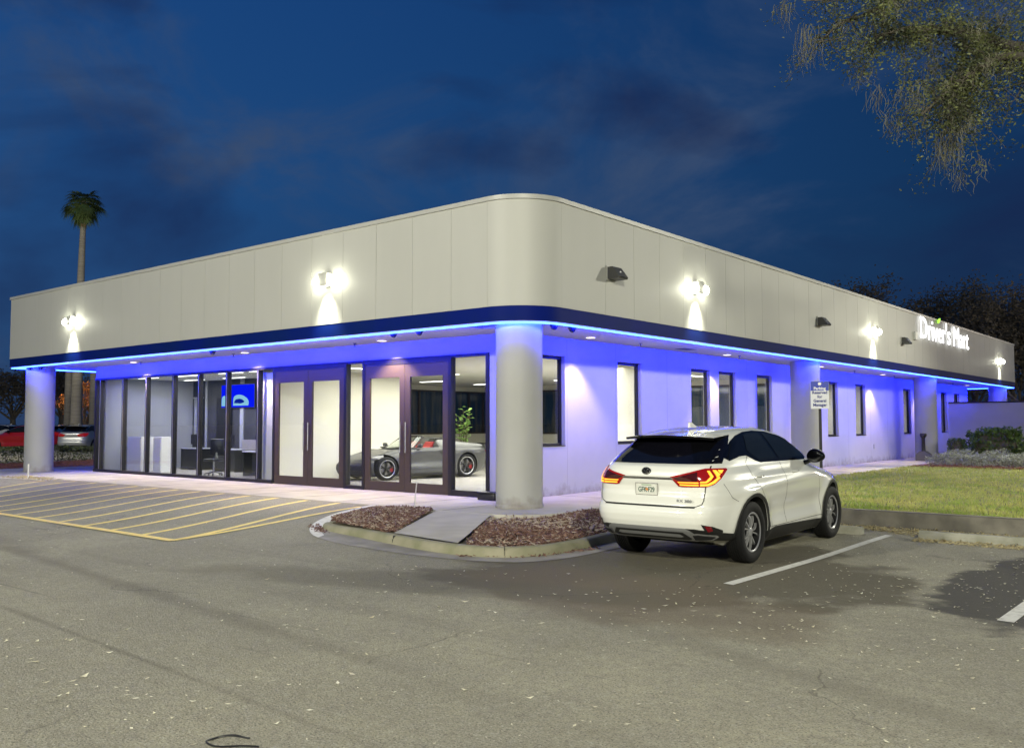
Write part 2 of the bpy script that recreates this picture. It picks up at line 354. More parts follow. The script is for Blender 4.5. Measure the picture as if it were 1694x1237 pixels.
# yellow access hatch
hatch = [((-16.9,-.80),(-15.45,-2.9)),((-15.6,-.83),(-14.2,-3.5)),((-14.45,-.84),(-12.95,-4.0)),((-13.3,-.84),(-11.7,-4.45)),((-12.25,-.83),(-10.55,-4.95)),
 ((-11.25,-.83),(-9.55,-5.22)),((-10.3,-.83),(-8.6,-5.25)),((-9.35,-.80),(-7.62,-5.28)),((-8.36,-.80),(-6.6,-5.3)),((-7.35,-.80),(-5.62,-5.32)),((-6.34,-.80),(-4.63,-5.34)),((-5.32,-.80),(-3.6,-5.38)),((-4.3,-.80),(-2.62,-5.40))]
for p_, q_ in hatch[:-1]:
    sheet('hatch_marking', strip(p_, q_, .125), M['line_yellow'], .005)
sheet('hatch_marking', strip((-4.3,-.80),(-2.60,-5.42),.125), M['line_yellow'], .005)
sheet('hatch_marking', strip((-3.30,-1.10),(-2.62,-5.30),.125), M['line_yellow'], .009)
sheet('hatch_marking', strip((-16.5,-5.32),(-2.5,-5.47),.16), M['line_yellow'], .013)
# parking bay lines
sheet('bay_marking', [(5.54,-3.62),(5.67,-3.64),(5.80,1.55),(5.68,1.58)], M['line_white'], .005)
sheet('bay_marking', [(8.27,-3.80),(8.41,-3.82),(8.5,1.45),(8.36,1.45)], M['line_white'], .005)

# sidewalk slab, round at the corner column, and the lot's planted island
arc = cat([(-3.1,-.72),(-1.6,-.74),(-.45,-.70),(.18,-.42),(.46,.05),(.5,.7),(.42,1.6),(.33,3.0)], 8)
slab = [(-24.5,-.72)]+arc+[(.30,36.8),(-1.95,36.8),(-1.95,1.95),(-20.2,1.95),(-24.5,1.95)]
bm = MB(); bm.prism(slab, -.25, .0); o = bm.build('sidewalk', M['walk']); tag(o, kind='structure')
# shallow score joints in the slab
mb = MB()
for x in np.arange(-22.5, -1, 1.5): mb.box(x-.006, x+.006, -.70, 1.9, -.01, .0022)
for y in np.arange(3.4, 36, 1.5): mb.box(-1.9, .30, y-.006, y+.006, -.01, .0022)
tag(mb.build('sidewalk_joint', mat('score_joint', (.16,.15,.14), .9)), kind='structure')
kt = [(-2.02,-2.95),(-1.82,-3.22),(-1.35,-3.42),(-.5,-3.52),(.35,-3.68),(1.2,-3.84),(1.9,-3.86),(2.45,-3.66),(2.76,-3.15),(2.80,-2.4),(2.70,-1.4),(2.62,0),(2.6,2.5)]
kt = cat(kt, 6)
def offset(pl, d):
    out = []
    for i, p in enumerate(pl):
        a = np.array(pl[max(i-1,0)]); b = np.array(pl[min(i+1,len(pl)-1)]); t = (b-a)/np.linalg.norm(b-a); out.append((p[0]-t[1]*d, p[1]+t[0]*d))
    return out
kin = offset(kt, .16)
def kerb_profile(pl, prof, name, m, ztop):
    # prof: list of (offset inward, z) cross-section
    mb = MB(); lines = [offset(pl, d) for d, _ in prof]; n = len(pl); k = len(prof)
    vs = [(lines[j][i][0], lines[j][i][1], ztop(i/(n-1), prof[j][1])) for i in range(n) for j in range(k)]
    fs = [(i*k+j, (i+1)*k+j, (i+1)*k+j+1, i*k+j+1) for i in range(n-1) for j in range(k-1)]
    fs += [list(range(k)), [(n-1)*k+j for j in range(k)][::-1]]
    mb.add(vs, fs); return mb.build(name, m, sm=40)
o = kerb_profile(kt, [(0,-.35),(-.015,-.17),(.012,-.075),(.035,-.045),(.065,-.032),(.16,-.032),(.16,-.35)], 'island_kerb', M['kerb'], lambda t, z: z if z < -.1 else z-.06*(1-ss(t/.05)))
tag(o, kind='structure')
# kerb joints
mb = MB()
for i in (24, 42):
    p0 = np.array(kt[i]); t_ = np.array(kt[i+1])-np.array(kt[i-1]); t_ /= np.linalg.norm(t_); n_ = np.array([-t_[1],t_[0]])
    for d0, d1, za, zb in ((-.004,.02,-.16,-.08),(.008,.17,-.075,-.0305)):
        a = p0+n_*d0; b = p0+n_*d1
        q = [a-t_*.004, a+t_*.004, b+t_*.004, b-t_*.004]
        mb.prism([tuple(v) for v in q], za, zb)
tag(mb.build('kerb_joint', mat('kerb_joint', (.05,.05,.04), .9)), kind='structure')
# gutter pan round the island
go = [(-3.42,-.74),(-3.24,-1.12),(-2.9,-2.0),(-2.47,-2.76),(-1.96,-3.36),(-1.3,-3.82),(-.6,-4.05),(.23,-4.18),(1.3,-4.24),(2.2,-4.15),(2.85,-3.85),(3.12,-3.17),(3.12,-2.0),(3.05,0),(3.0,2.4)]
go = cat(go, 5)
gi = cat([(-3.25,-.74),(-3.02,-1.35),(-2.68,-2.05),(-2.3,-2.62),(-1.9,-3.05)], 5)
sheet('gutter_pan', [g for g in go if g[0] > -1.95 or g[1] > 3]+[(2.66,2.4)]+[(k[0],k[1]) for k in offset(kt, .02)[::-1] if k[1] < 2.3], M['gutter'], .006)
sheet('island_edge_marking', [g for g in go if g[0] <= -1.0 and g[1] > -3.95]+[(-1.15,-3.72),(-1.75,-3.36)]+gi[::-1], M['line_white'], .010)
# fall of the ramp and the mulch beds
wk = [(-1.62,-.72),(-.30,-.72),(1.62,-3.66),(.10,-3.42)]
def wz(x, y): return -.004-.028*ss((-.72-y)/2.8)
sheet('ramp_walk', wk, M['walk'], 0, wz)
sheet('bed_soil', [(-3.2,-.74),(-1.60,-.73),(.12,-3.42)]+[k for k in kin if k[0] < .12][::-1]+[(-2.15,-2.75),(-2.65,-1.95),(-2.98,-1.3)], M['soil'], 0, lambda x, y: -.045)
sheet('bed_soil', [(1.60,-3.62)]+[k for k in kin if k[0] > 1.6]+[(.42,2.45),(.4,.0),(-.2,-.75),(-.30,-.74)], M['soil'], 0, lambda x, y: -.075)
# lawn and its tall kerb
def lz(x, y): return .125-.115*ss((y-2.6)/9.5)
def lawn_z(x, y): return lz(x, y)+.02*math.sin(x*1.3+y*.7)
sheet('lawn_soil', [(.30,2.66),(45,2.66),(45,36.9),(.30,36.9)], mat('lawn_soil', (.24,.25,.08), .95, c2=(.18,.16,.07), ns=3), -.02, lz, step=1.2)
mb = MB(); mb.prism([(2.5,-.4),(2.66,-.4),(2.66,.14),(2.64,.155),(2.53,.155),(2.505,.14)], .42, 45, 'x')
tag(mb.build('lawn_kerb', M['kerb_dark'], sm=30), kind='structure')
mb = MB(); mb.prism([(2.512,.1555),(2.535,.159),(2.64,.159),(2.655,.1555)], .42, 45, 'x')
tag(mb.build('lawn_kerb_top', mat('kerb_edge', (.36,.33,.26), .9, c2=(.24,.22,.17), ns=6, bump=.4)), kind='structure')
# wheel stops
def wheel_stop(x0, x1, y, label):
    z = gz((x0+x1)/2, y)
    mb = MB(); mb.prism([(y-.085,z-.02),(y+.085,z-.02),(y+.085,z+.06),(y+.05,z+.115),(y-.05,z+.115),(y-.085,z+.06)], x0, x1, 'x')
    for k in (.3, .7): mb.cyl((x0+(x1-x0)*k, y, z+.11), (x0+(x1-x0)*k, y, z+.122), .018, n=8)
    tag(mb.build('wheel_stop', mat('wheel_stop_concrete', (.36,.35,.29), .9, c2=(.26,.26,.20), ns=5, bump=.5, bs=35)), label, 'wheel stop', 'concrete wheel stops before the lawn kerb')
wheel_stop(3.5, 5.38, 1.43, 'concrete wheel stop mostly hidden by the front wheel of the white car')
wheel_stop(6.2, 8.0, 1.5, 'long concrete wheel stop in the empty bay, lying in front of the tall lawn kerb')

# ================================================================== BUILDING
B = empty('car_showroom', (-10,20,0), 0, 'single storey white car showroom with rounded parapet, blue lit canopy and dark glazed front', 'building')
def bp(mb, name, m, sm=None, parent=None):
    o = mb.build(name, m, sm=sm)
    o.parent = parent or B; o.matrix_parent_inverse = (parent or B).matrix_basis.inverted() if (parent is None) else Matrix()
    return o
B.location = (0,0,0)   # built in world metres
X0, Y1, RC = -22.4, 43.2, 1.0
# parapet outline as arc-length path: west end -> front -> rounded corner -> right side -> far end
def path(off=0.0, z=None):
    pts = [(X0+off, 30.0), (X0+off, off)]
    r = RC-off; c = (-RC, RC)
    for i in range(17):
        a = -math.pi/2+i/16*math.pi/2; pts.append((c[0]+r*math.cos(a), c[1]+r*math.sin(a)))
    pts += [(-off, Y1-off), (-20.0, Y1-off)]
    return pts
def wall_along(off0, off1, z0, z1, name, m, sm=30):
    a, b = path(off0), path(off1); n = len(a); mb = MB()
    vs = [(x,y,z0) for x,y in a]+[(x,y,z1) for x,y in a]+[(x,y,z0) for x,y in b]+[(x,y,z1) for x,y in b]; fs = []
    for i in range(n-1):
        fs += [(i,i+1,n+i+1,n+i), (2*n+i+1,2*n+i,3*n+i,3*n+i+1), (n+i,n+i+1,3*n+i+1,3*n+i), (i+1,i,2*n+i,2*n+i+1)]
    mb.add(vs, fs); return bp(mb, name, m, sm)
wall_along(.016, .30, 3.79, 5.80, 'parapet_backing', M['joint'])
wall_along(.006, .29, 3.505, 3.787, 'blue_band', M['navy'])
wall_along(-.035, .33, 5.80, 5.885, 'parapet_cap', M['cap'])
# sheet metal panels with narrow joints, each one very slightly out of true
mb = MB()
def panel(p, q, z0=3.79, z1=5.80):
    p, q = np.array(p), np.array(q); t = (q-p)/np.linalg.norm(q-p); n = np.array([t[1],-t[0]])
    a = p+t*.0035; b = q-t*.0035; d = rng.normal(0, .0006, 4)
    A = [a+n*(d[0]), b+n*(d[1]), b+n*(d[2]), a+n*(d[3])]
    mid = (z0+z1)/2
    vs = [(*A[0],z0),(*A[1],z0),(*A[2],z1),(*A[3],z1)]
    bk = [(*(v[:2]-n*.02),z) for v, z in ((a,z0),(b,z0),(b,z1),(a,z1))]
    mb.add(vs+bk, [(0,1,2,3),(0,3,7,4),(1,5,6,2),(3,2,6,7),(0,4,5,1)])
fx = [-22.4,-21.47,-20.4,-19.3,-18.2,-17.1,-15.99,-14.91,-13.86,-12.78,-11.7,-10.6,-9.52,-8.45,-7.37,-6.27,-5.19,-4.12,-3.03,-1.95,-1.0]
for a, b in zip(fx[:-1], fx[1:]): panel((a,0),(b,0))
bp(mb, 'parapet_face', M['panel']); mb = MB()
fy = [1.0,2.5,3.6,4.68,5.76,6.87,7.94,9.02,10.1,11.2,12.3,13.4,14.48,15.5,16.6,17.7,18.8,19.85,20.91,21.99,23.1,24.2]
fy += [24.2+1.085*i for i in range(1, 18)]+[Y1]
for a, b in zip(fy[:-1], fy[1:]): panel((0,a),(0,b))
bp(mb, 'parapet_face', M['panel']); mb = MB()
for i in range(26): panel((X0, 28-i*1.077),(X0, 28-(i+1)*1.077))
bp(mb, 'parapet_face', M['panel'])
a = path(0)[1:20]; mb = MB(); ap = a[1:18]; n = len(ap)
vs = [(x,y,3.79) for x,y in ap]+[(x,y,5.80) for x,y in ap]
mb.add(vs, [(i,i+1,n+i+1,n+i) for i in range(n-1)])
bp(mb, 'corner_panel', M['panel'], 60)
# canopy underside: ledge over the lit tube, then the soffit
wall_along(.0, .34, 3.497, 3.504, 'canopy_ledge', M['soffit'])
mb = MB()
mb.box(X0+.3, -20.2, .3, 30, 3.512, 3.6); mb.box(-20.2, -1.9, .3, 1.9, 3.512, 3.6); mb.box(-1.9, -.3, .9, Y1-.3, 3.512, 3.6); mb.box(-20, -1.9, 40.9, Y1-.3, 3.512, 3.6)
bp(mb, 'soffit', M['soffit'])
mb = MB(); mb.box(-22.1, -.3, 1.0, Y1-.3, 5.30, 5.4); mb.box(-22.1,-1.0,.3,1.0,5.3,5.4)
bp(mb, 'roof', M['roof'])
# blue light tube clipped under the edge
pp = path(.055)[:]
mb = MB(); mb.tube([(x,y,3.474) for x,y in pp[1:20]], .017, 6)
mb.tube([(x,y,3.478) for x,y in [pp[0],pp[1]]], .017, 6); mb.tube([(x,y,3.478) for x,y in [pp[-2],pp[-1]]], .017, 6)
bp(mb, 'light_tube', M['led'])

# the strip's diodes look inwards, under the canopy
def strip_light(p, q, n, per_m=46.0):
    p, q = Vector(p), Vector(q); L = (q-p).length; n = Vector(n).normalized(); t = (q-p)/L
    l = light('strip_diodes', 'AREA', ((p+q)/2)+Vector((0,0,3.474)), per_m*L, (.004,.012,1), B, shape='RECTANGLE', size=L, size_y=.02, spread=R(140))
    z = -(n+Vector((0,0,-.16))).normalized(); x = t; y = z.cross(x); l.matrix_local = Matrix(((x.x,y.x,z.x,(p.x+q.x)/2),(x.y,y.y,z.y,(p.y+q.y)/2),(x.z,y.z,z.z,3.474),(0,0,0,1)))
strip_light((X0+.08,.085,0), (-1.0,.085,0), (0,1,0)); strip_light((-.085,1.0,0), (-.085,Y1-.1,0), (-1,0,0)); strip_light((X0+.085,.1,0), (X0+.085,12,0), (1,0,0)); strip_light((-.1,Y1-.085,0), (-8,Y1-.085,0), (0,-1,0))
for i in range(4):
    a = -math.pi/2+(i+.5)*math.pi/8; c_, s_ = math.cos(a), math.sin(a); r_ = RC-.09; m_ = Vector((-RC+r_*c_, RC+r_*s_, 0)); t_ = Vector((-s_,c_,0))*.18
    strip_light(m_-t_, m_+t_, (-c_,-s_,0))

# ---- walls
WT = .22
wins = [(2.55,3.70),(5.88,7.0),(9.63,10.76),(11.30,12.43),(13.92,15.07),(19.95,21.05),(22.95,24.13),(29.2,30.35),(35.45,36.55),(38.0,39.1)]
def wall_right():
    mb = MB(); y = 1.9; fr = 40.9
    xs0, xs1 = -1.9-WT, -1.9
    for a, b in wins:
        mb.box(xs0, xs1, y, a, 0, 3.56); mb.box(xs0, xs1, a, b, 0, 1.10); mb.box(xs0, xs1, a, b, 3.10, 3.56); y = b
    mb.box(xs0, xs1, y, fr, 0, 3.56); return bp(mb, 'right_wall', M['wall'])
wall_right()
mb = MB(); mb.box(-20.2, -2.12, 1.9, 2.12, 3.12, 3.56); mb.box(-2.60, -2.12, 1.9, 2.12, 0, 3.12)
bp(mb, 'front_wall', M['wall'])
mb = MB(); mb.box(-20.2, -19.98, 2.12, 30, 0, 3.56); bp(mb, 'west_wall', M['wall'])
mb = MB(); mb.box(-20.2, -2.12, 40.7, 40.9, 0, 3.56); bp(mb, 'rear_wall', M['wall'])
# fine vertical control joints of the right wall, cut as thin dark reveals
wj = mat('wall_joint', (.34,.33,.34), .9)
for y in (3.78,5.80,8.3,13.2,16.3,22.1,24.7,26.9,32.5,34.6): bp(MB().box(-1.9, -1.8985, y-.006, y+.006, .02, 3.50), 'wall_joint', wj)
for a, b in wins:
    x = -1.9-.13; fw = .05
    mb = MB()
    mb.box(x-.05, x+.03, a, a+fw, 1.10, 3.10); mb.box(x-.05, x+.03, b-fw, b, 1.10, 3.10)
    mb.box(x-.05, x+.03, a+fw, b-fw, 3.10-.07, 3.10); mb.box(x-.05, x+.03, a+fw, b-fw, 1.10, 1.10+fw)
    wf = bp(mb, 'window', M['frame'])
    g_ = MB().box(x-.012, x-.006, a+fw, b-fw, 1.10+fw, 3.03).build('glass', M['glass'], wf)
    mb = MB(); mb.box(-2.0, -1.885, a+.002, b-.002, 1.085, 1.10); mb.build('sill', M['frame'], wf)
# front glazing ----------------------------------------------------------
YF = 1.90
def frame_bar(mb, x0, x1, z0, z1, d0=-.03, d1=.12, mi=0): mb.box(x0, x1, YF+d0, YF+d1, z0, z1, mi)
sf = MB()
frame_bar(sf, -20.2, -2.6, 3.06, 3.12); frame_bar(sf, -20.2, -10.26, 0, .09, -.035)
for x in (-20.15,-19.84,-18.32,-16.86,-15.28,-13.88,-12.44,-10.95,-10.22): frame_bar(sf, x-.04, x+.04, .09, 3.06)
for x in (-7.30,-6.62,-3.75,-2.64): frame_bar(sf, x-.045, x+.045, .0, 3.06)
frame_bar(sf, -7.26, -6.66, 0, .09); frame_bar(sf, -3.70, -2.69, 0, .13); frame_bar(sf, -10.18,-7.35,2.98,3.06); frame_bar(sf, -6.57,-3.80,2.98,3.06)
storefront = bp(sf, 'storefront_frame', M['frame'])
# thin bright glazing beads on the mullions
for x in (-19.84,-18.32,-16.86,-15.28,-13.88,-12.44,-10.95): MB().box(x+.012, x+.03, YF-.037, YF-.03, .10, 3.05).build('glazing_bead', M['alu'], storefront)
gl = [(-20.11,-19.88),(-19.80,-18.36),(-18.28,-16.90),(-16.82,-15.32),(-15.24,-13.92),(-13.84,-12.48),(-12.40,-10.99),(-10.91,-10.26),(-7.255,-6.665),(-3.705,-2.685)]
for a, b in gl: MB().box(a, b, YF+.03, YF+.036, .09 if a < -4 else .13, 3.06).build('glass', M['glass'] if a > -11 else M['glass_dark'], storefront)
def door_leaf(x0, x1, hinge):
    mb = MB(); st = .17
    mb.box(x0, x0+st, YF-.02, YF+.03, .01, 2.975); mb.box(x1-st, x1, YF-.02, YF+.03, .01, 2.975)
    mb.box(x0+st, x1-st, YF-.02, YF+.03, 2.68, 2.975); mb.box(x0+st, x1-st, YF-.02, YF+.03, .01, .23)
    dr = bp(mb, 'door', M['bronze'])
    MB().box(x0+st, x1-st, YF+.002, YF+.008, .23, 2.68).build('glass', M['glass'], dr)
    hx = x1-st*.5 if hinge < 0 else x0+st*.5
    h = MB(); h.cyl((hx,YF-.085,.92),(hx,YF-.085,1.62),.017,n=10)
    for z in (1.0,1.54): h.cyl((hx,YF-.085,z),(hx,YF-.02,z),.011,n=8)
    h.build('handle', M['steel'], dr, 40)
door_leaf(-10.17,-8.775,-1); door_leaf(-8.765,-7.355,1); door_leaf(-6.565,-5.195,-1); door_leaf(-5.185,-3.80,1)

# ---- columns at the canopy edge
def column(x, y, r=.450, z1=3.50):
    mb = MB(); mb.lathe([(r+.0,-.06),(r,.0),(r,z1)], (x,y,0), n=48); mb.lathe([(r+.012,-.05),(r+.012,.055),(r,.07)], (x,y,0), n=48)
    bp(mb, 'column', M['column'], 50)
column(-.81,.70); column(-21.66,.72); column(-.74,14.9); column(-.74,28.3); column(-.74,42.5)

# ---- interior shell
mb = MB(); mb.box(-19.98,-2.12,1.95,40.7,-.05,.012); bp(mb, 'interior_floor', M['floor'])
mb = MB(); mb.box(-19.98,-2.12,2.12,40.7,3.14,3.2); bp(mb, 'ceiling', M['ceil'])
mb = MB(); mb.box(-11.15,-11.0,2.3,7.25,.012,3.14); mb.box(-11.0,-10.3,2.3,2.4,.012,3.14) if False else None
bp(mb, 'partition_wall', M['int_wall'])
mb = MB(); mb.box(-11.12,-10.62,2.14,2.30,.012,3.14); bp(mb, 'partition_end', M['int_wall'])
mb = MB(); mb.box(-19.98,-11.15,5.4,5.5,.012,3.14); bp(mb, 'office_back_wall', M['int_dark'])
mb = MB(); mb.box(-19.975,-19.96,2.14,5.4,.012,3.14); bp(mb, 'office_side_wall', M['int_mid'])
# dark doorways, a lit slot and a pale post along the back wall of the office
for a, b in ((-16.95,-16.75),(-14.3,-14.15),(-19.1,-19.0)): bp(MB().box(a,b,5.36,5.399,.012,3.14), 'office_post', M['int_mid'])
# back of the showroom: glazed screen with brown frames
mb = MB(); mb.box(-16.0,-2.12,17.0,17.1,.012,1.15); mb.box(-16,-2.12,17.0,17.1,2.95,3.14); bp(mb, 'screen_wall', M['int_wall'])
mb = MB()
for x in np.arange(-16, -2.2, 1.55): mb.box(x-.05, x+.05, 16.98, 17.1, 1.15, 2.95)
mb.box(-16,-2.12,16.98,17.1,1.15,1.21); mb.box(-16,-2.12,16.98,17.1,2.89,2.95)
sfr = bp(mb, 'screen_frame', M['bronze'])
MB().box(-16,-2.12,17.03,17.04,1.21,2.89).build('glass', mat('painted_reflection_pane', (.015,.035,.075), .06, spec=.6, c2=(.11,.105,.085), ns=1.0, stretch=(4,4,.5), lo=.45, hi=.7), sfr)  # blue and brown streaks paint reflections into the pane colour
mb = MB(); mb.box(-16.1,-16.0,5.5,17.0,.012,1.15); mb.box(-16.1,-16,5.5,17,2.95,3.14); bp(mb, 'screen_wall', M['int_wall'])
mb = MB()
for y in np.arange(5.6, 17, 1.5): mb.box(-16.1, -15.97, y-.05, y+.05, 1.15, 2.95)
mb.box(-16.1,-15.975,5.5,17,1.15,1.21); mb.box(-16.1,-15.975,5.5,17,2.89,2.95)
sfr = bp(mb, 'screen_frame', M['bronze'])
MB().box(-16.06,-16.05,5.5,17,1.15,2.95).build('glass', bpy.data.materials['painted_reflection_pane'], sfr)
mb = MB(); mb.box(-9.35,-9.2,9.6,9.75,.012,3.14); bp(mb, 'showroom_post', M['bronze'])
# partitions seen through the side windows
for y0, x0, m in ((7.9,2.6,'int_wall'),(18.2,-3.2,'int_wall'),(25.4,-2.9,'int_wall'),(31.4,-2.9,'int_wall'),(37.3,-2.8,'int_wall')):
    mb = MB(); mb.box(x0-8 if x0 < 0 else -4.7,-2.13,y0,y0+.12,.012,3.14); bp(mb, 'partition_wall', M[m])
mb = MB(); mb.box(-7.5,-7.4,17.1,40,.012,3.14); bp(mb, 'corridor_wall', M['int_mid'])

# ceiling lights (fluorescent troffers)
spots = [(x, y, .16, 1.25) for x in (-9.2,-6.6,-4.0) for y in (4.2,7.4,10.6,13.8)]+[(x, y, 1.2, .09) for x in (-18.6,-16.2,-13.8,-12.2) for y in (2.9,4.6)]+[(x, y, 1.2, .16) for x in (-13.2,) for y in (8,11,14)]+[(-4.6,y,.3,1.2) for y in (11.6,20,23.5,28,34)]
for i, (x, y, wx, wy) in enumerate(spots):
    t = empty('ceiling_light', (x,y,3.14), 0, None, 'ceiling light', 'fluorescent ceiling lights inside the showroom')
    nth = ['first','second','third','fourth','fifth','sixth','seventh','eighth']
    if x < -11 and y < 5: t['label'] = 'slim office ceiling light, %s from the left, %s the glass' % (nth[[-18.6,-16.2,-13.8,-12.2].index(x)], 'nearest' if y < 4 else 'farther from')
    elif x == -13.2: t['label'] = 'wide ceiling light behind the white partition, %s from it' % nth[[8,11,14].index(y)]
    elif x in (-9.2,-6.6,-4.0): t['label'] = 'hall ceiling light, %s row, %s back from the glass doors' % ({-9.2:'left',-6.6:'middle',-4.0:'right'}[x], nth[[4.2,7.4,10.6,13.8].index(y)])
    else: t['label'] = 'ceiling light near the side windows, %s from the rounded corner' % nth[[11.6,20,23.5,28,34].index(y)]
    MB().box(-wx/2-.03, wx/2+.03, -wy/2-.03, wy/2+.03, -.015, -.001).build('frame', M['white'], t)
    MB().box(-wx/2, wx/2, -wy/2, wy/2, -.022, -.0155).build('diffuser', M['tube_light'], t)
light('showroom_fill_light', 'AREA', (-6.5,7.5,3.08), 1150, (1,.96,.86), shape='RECTANGLE', size=7, size_y=7)  # added fill light under the hall ceiling, no fixture of its own
light('office_fill_light', 'AREA', (-15.5,3.6,3.08), 420, (1,.98,.92), shape='RECTANGLE', size=7, size_y=2.2)  # added fill that brightens the office, not a visible tube
for y in (10.8,14.6,20.5,23.6,29.5): light('room_fill_light', 'AREA', (-4.2,y,3.08), 85, (1,.95,.85), shape='RECTANGLE', size=2.2, size_y=1.6)  # extra fills added behind the side windows, without fixtures

# ---- television with a blue screen
t = empty('television', (-17.05,5.33,2.55), 0, 'wall mounted television glowing blue with a pale car shape on its screen', 'television')
MB().bx(-1.0,1.0,0,.05,-.42,.42,.01).build('casing', M['black'], t)
MB().box(-.97,.97,-.006,-.001,-.39,.39).build('screen', emis('tv_blue', (.0,.005,1.0), 1.6), t)
mb = MB()
sh = cat([(-.95,-.34),(-.93,-.05),(-.75,.02),(-.55,-.10),(-.6,-.34)],6)+[]
mb.prism([(x,z) for x,z in sh][::-1], -.010, -.008, 'y')
sh = cat([(-.25,-.33),(-.22,-.05),(.0,.04),(.3,.02),(.55,-.08),(.66,-.2),(.64,-.33)],6); mb.prism(sh[::-1], -.010, -.008, 'y')
mb.build('screen_car_shape', emis('tv_pale', (.35,.75,1.0), 1.3), t)
mb = MB(); mb.prism(cat([(-.2,-.24),(-.1,-.12),(.2,-.1),(.42,-.2),(.2,-.26)],6)[::-1], -.013, -.011, 'y'); mb.build('screen_car_window', emis('tv_blue_dark', (.0,.02,.6), .8), t)
# office furniture
def cabinet(x, y, w_, h_, d_, label, n=3, rz=0):
    t = empty('filing_cabinet', (x,y,.012), rz, label, 'cabinet', 'filing cabinets in the office')
    MB().bx(-w_/2,w_/2,0,d_,0,h_,.008).build('casing', M['white'], t)
    for i in range(n):
        z0 = .06+i*(h_-.08)/n
        dr = MB().bx(-w_/2+.015,w_/2-.015,-.018,0,z0,z0+(h_-.08)/n-.02,.004).build('drawer', M['white'], t)
        MB().box(-.09,.09,-.032,-.019,z0+(h_-.08)/n-.07,z0+(h_-.08)/n-.055).build('handle', M['alu'], dr)
cabinet(-19.15,2.75,.9,1.15,.45,'wide pale filing cabinet close behind the leftmost office panes')
cabinet(-17.85,2.85,.5,1.15,.45,'narrow pale filing cabinet standing behind the third office pane')
cabinet(-14.75,4.6,.45,.75,.5,'low pale drawer unit under the blue television', 2)
t = empty('reception_desk', (-13.0,3.3,.012), 0, 'dark office desk with a pale upper front panel behind the office glass', 'desk')
MB().bx(-.75,.75,0,.7,.72,.76,.006).build('top', M['white'], t); MB().bx(-.7,.95,-.04,0,.80,1.10,.006).build('front_panel', mat('desk_panel', (.62,.58,.46), .6), t)
MB().box(-.72,-.68,.02,.68,0,.72).build('leg', M['black'], t); MB().box(.68,.72,.02,.68,0,.72).build('leg', M['black'], t); MB().box(-.66,.66,.3,.33,.1,.80).build('modesty_panel', M['int_dark'], t)
t = empty('monitor', (-13.1,3.55,.78), .2, 'black computer monitor on the desk behind the office glass', 'monitor')
MB().bx(-.28,.28,0,.03,.12,.46,.006).build('screen', M['black'], t); MB().box(-.03,.03,.01,.03,0,.14).build('stand', M['black'], t)
t = empty('picture_panel', (-14.0,5.34,1.75), 0, 'pale square board on the dark office wall right of the television', 'wall board')
MB().bx(-.38,.38,0,.03,-.35,.35,.004).build('board', M['int_wall'], t)
t = empty('office_chair', (-14.55,2.85,.012), .6, 'black office chair on castors behind the office glass', 'chair')
MB().bx(-.24,.24,-.24,.24,.44,.52,.03).build('seat', M['black'], t, 40)
MB().bx(-.22,.22,.22,.28,.60,1.12,.03).build('backrest', M['black'], t, 40)
mb = MB(); mb.cyl((0,0,.12),(0,0,.44),.03,n=10); mb.box(-.03,.03,.2,.27,.48,.7); mb.build('post', M['steel'], t, 40)
mb = MB()
for i in range(5):
    a = i*2*math.pi/5; mb.tube([(0,0,.12),(.27*math.cos(a),.27*math.sin(a),.07)], .018, 6); mb.cyl((.27*math.cos(a)-.02,.27*math.sin(a),.03),(.27*math.cos(a)+.02,.27*math.sin(a),.03),.03,n=10)
mb.build('base', M['black'], t)
for x, y, w_, lab in ((-16.3,4.3,1.3,'dark desk left of the reception desk, nearer the back wall'),(-18.5,4.4,1.2,'dark desk behind the wide filing cabinet')):
    t = empty('desk', (x,y,.012), 0, lab, 'desk', 'dark desks at the back of the office')
    MB().bx(-w_/2,w_/2,0,.65,.71,.75,.006).build('top', M['int_mid'], t); MB().box(-w_/2+.05,w_/2-.05,.05,.08,.05,.71).build('front_panel', M['black'], t)
    for s_ in (-1, 1): MB().box(s_*(w_/2-.03)-.015,s_*(w_/2-.03)+.015,.03,.62,0,.71).build('leg', M['black'], t)
for x, y, lab in ((-16.4,4.55,'black monitor on the middle dark desk of the office'),(-18.4,4.6,'black monitor on the desk behind the wide filing cabinet')):
    t = empty('monitor', (x,y,.765), .15, lab, 'monitor', 'monitors on the dark desks')
    MB().bx(-.28,.28,0,.03,.12,.46,.006).build('screen', M['black'], t); MB().box(-.03,.03,.01,.03,0,.14).build('stand', M['black'], t)
for x, lab in ((-17.9,'tall dark door in the office back wall, left one'),(-15.4,'tall dark door in the office back wall below the television')):
    d_ = bp(MB().bx(x-.45,x+.45,5.35,5.399,.012,2.1 if x > -16 else 2.5,.004), 'office_door', M['frame']); MB().box(x+.32,x+.40,5.31,5.348,1.0,1.04).build('handle', M['steel'], d_)
t = empty('window_blind', (-19.5,5.33,1.6), 0, 'pale vertical blind on the office back wall at the far left', 'blind')
MB().bx(-.28,.28,0,.03,-.7,.9,.004).build('slats', M['int_mid'], t); MB().box(-.3,.3,-.02,.035,.902,.96).build('rail', M['alu'], t)
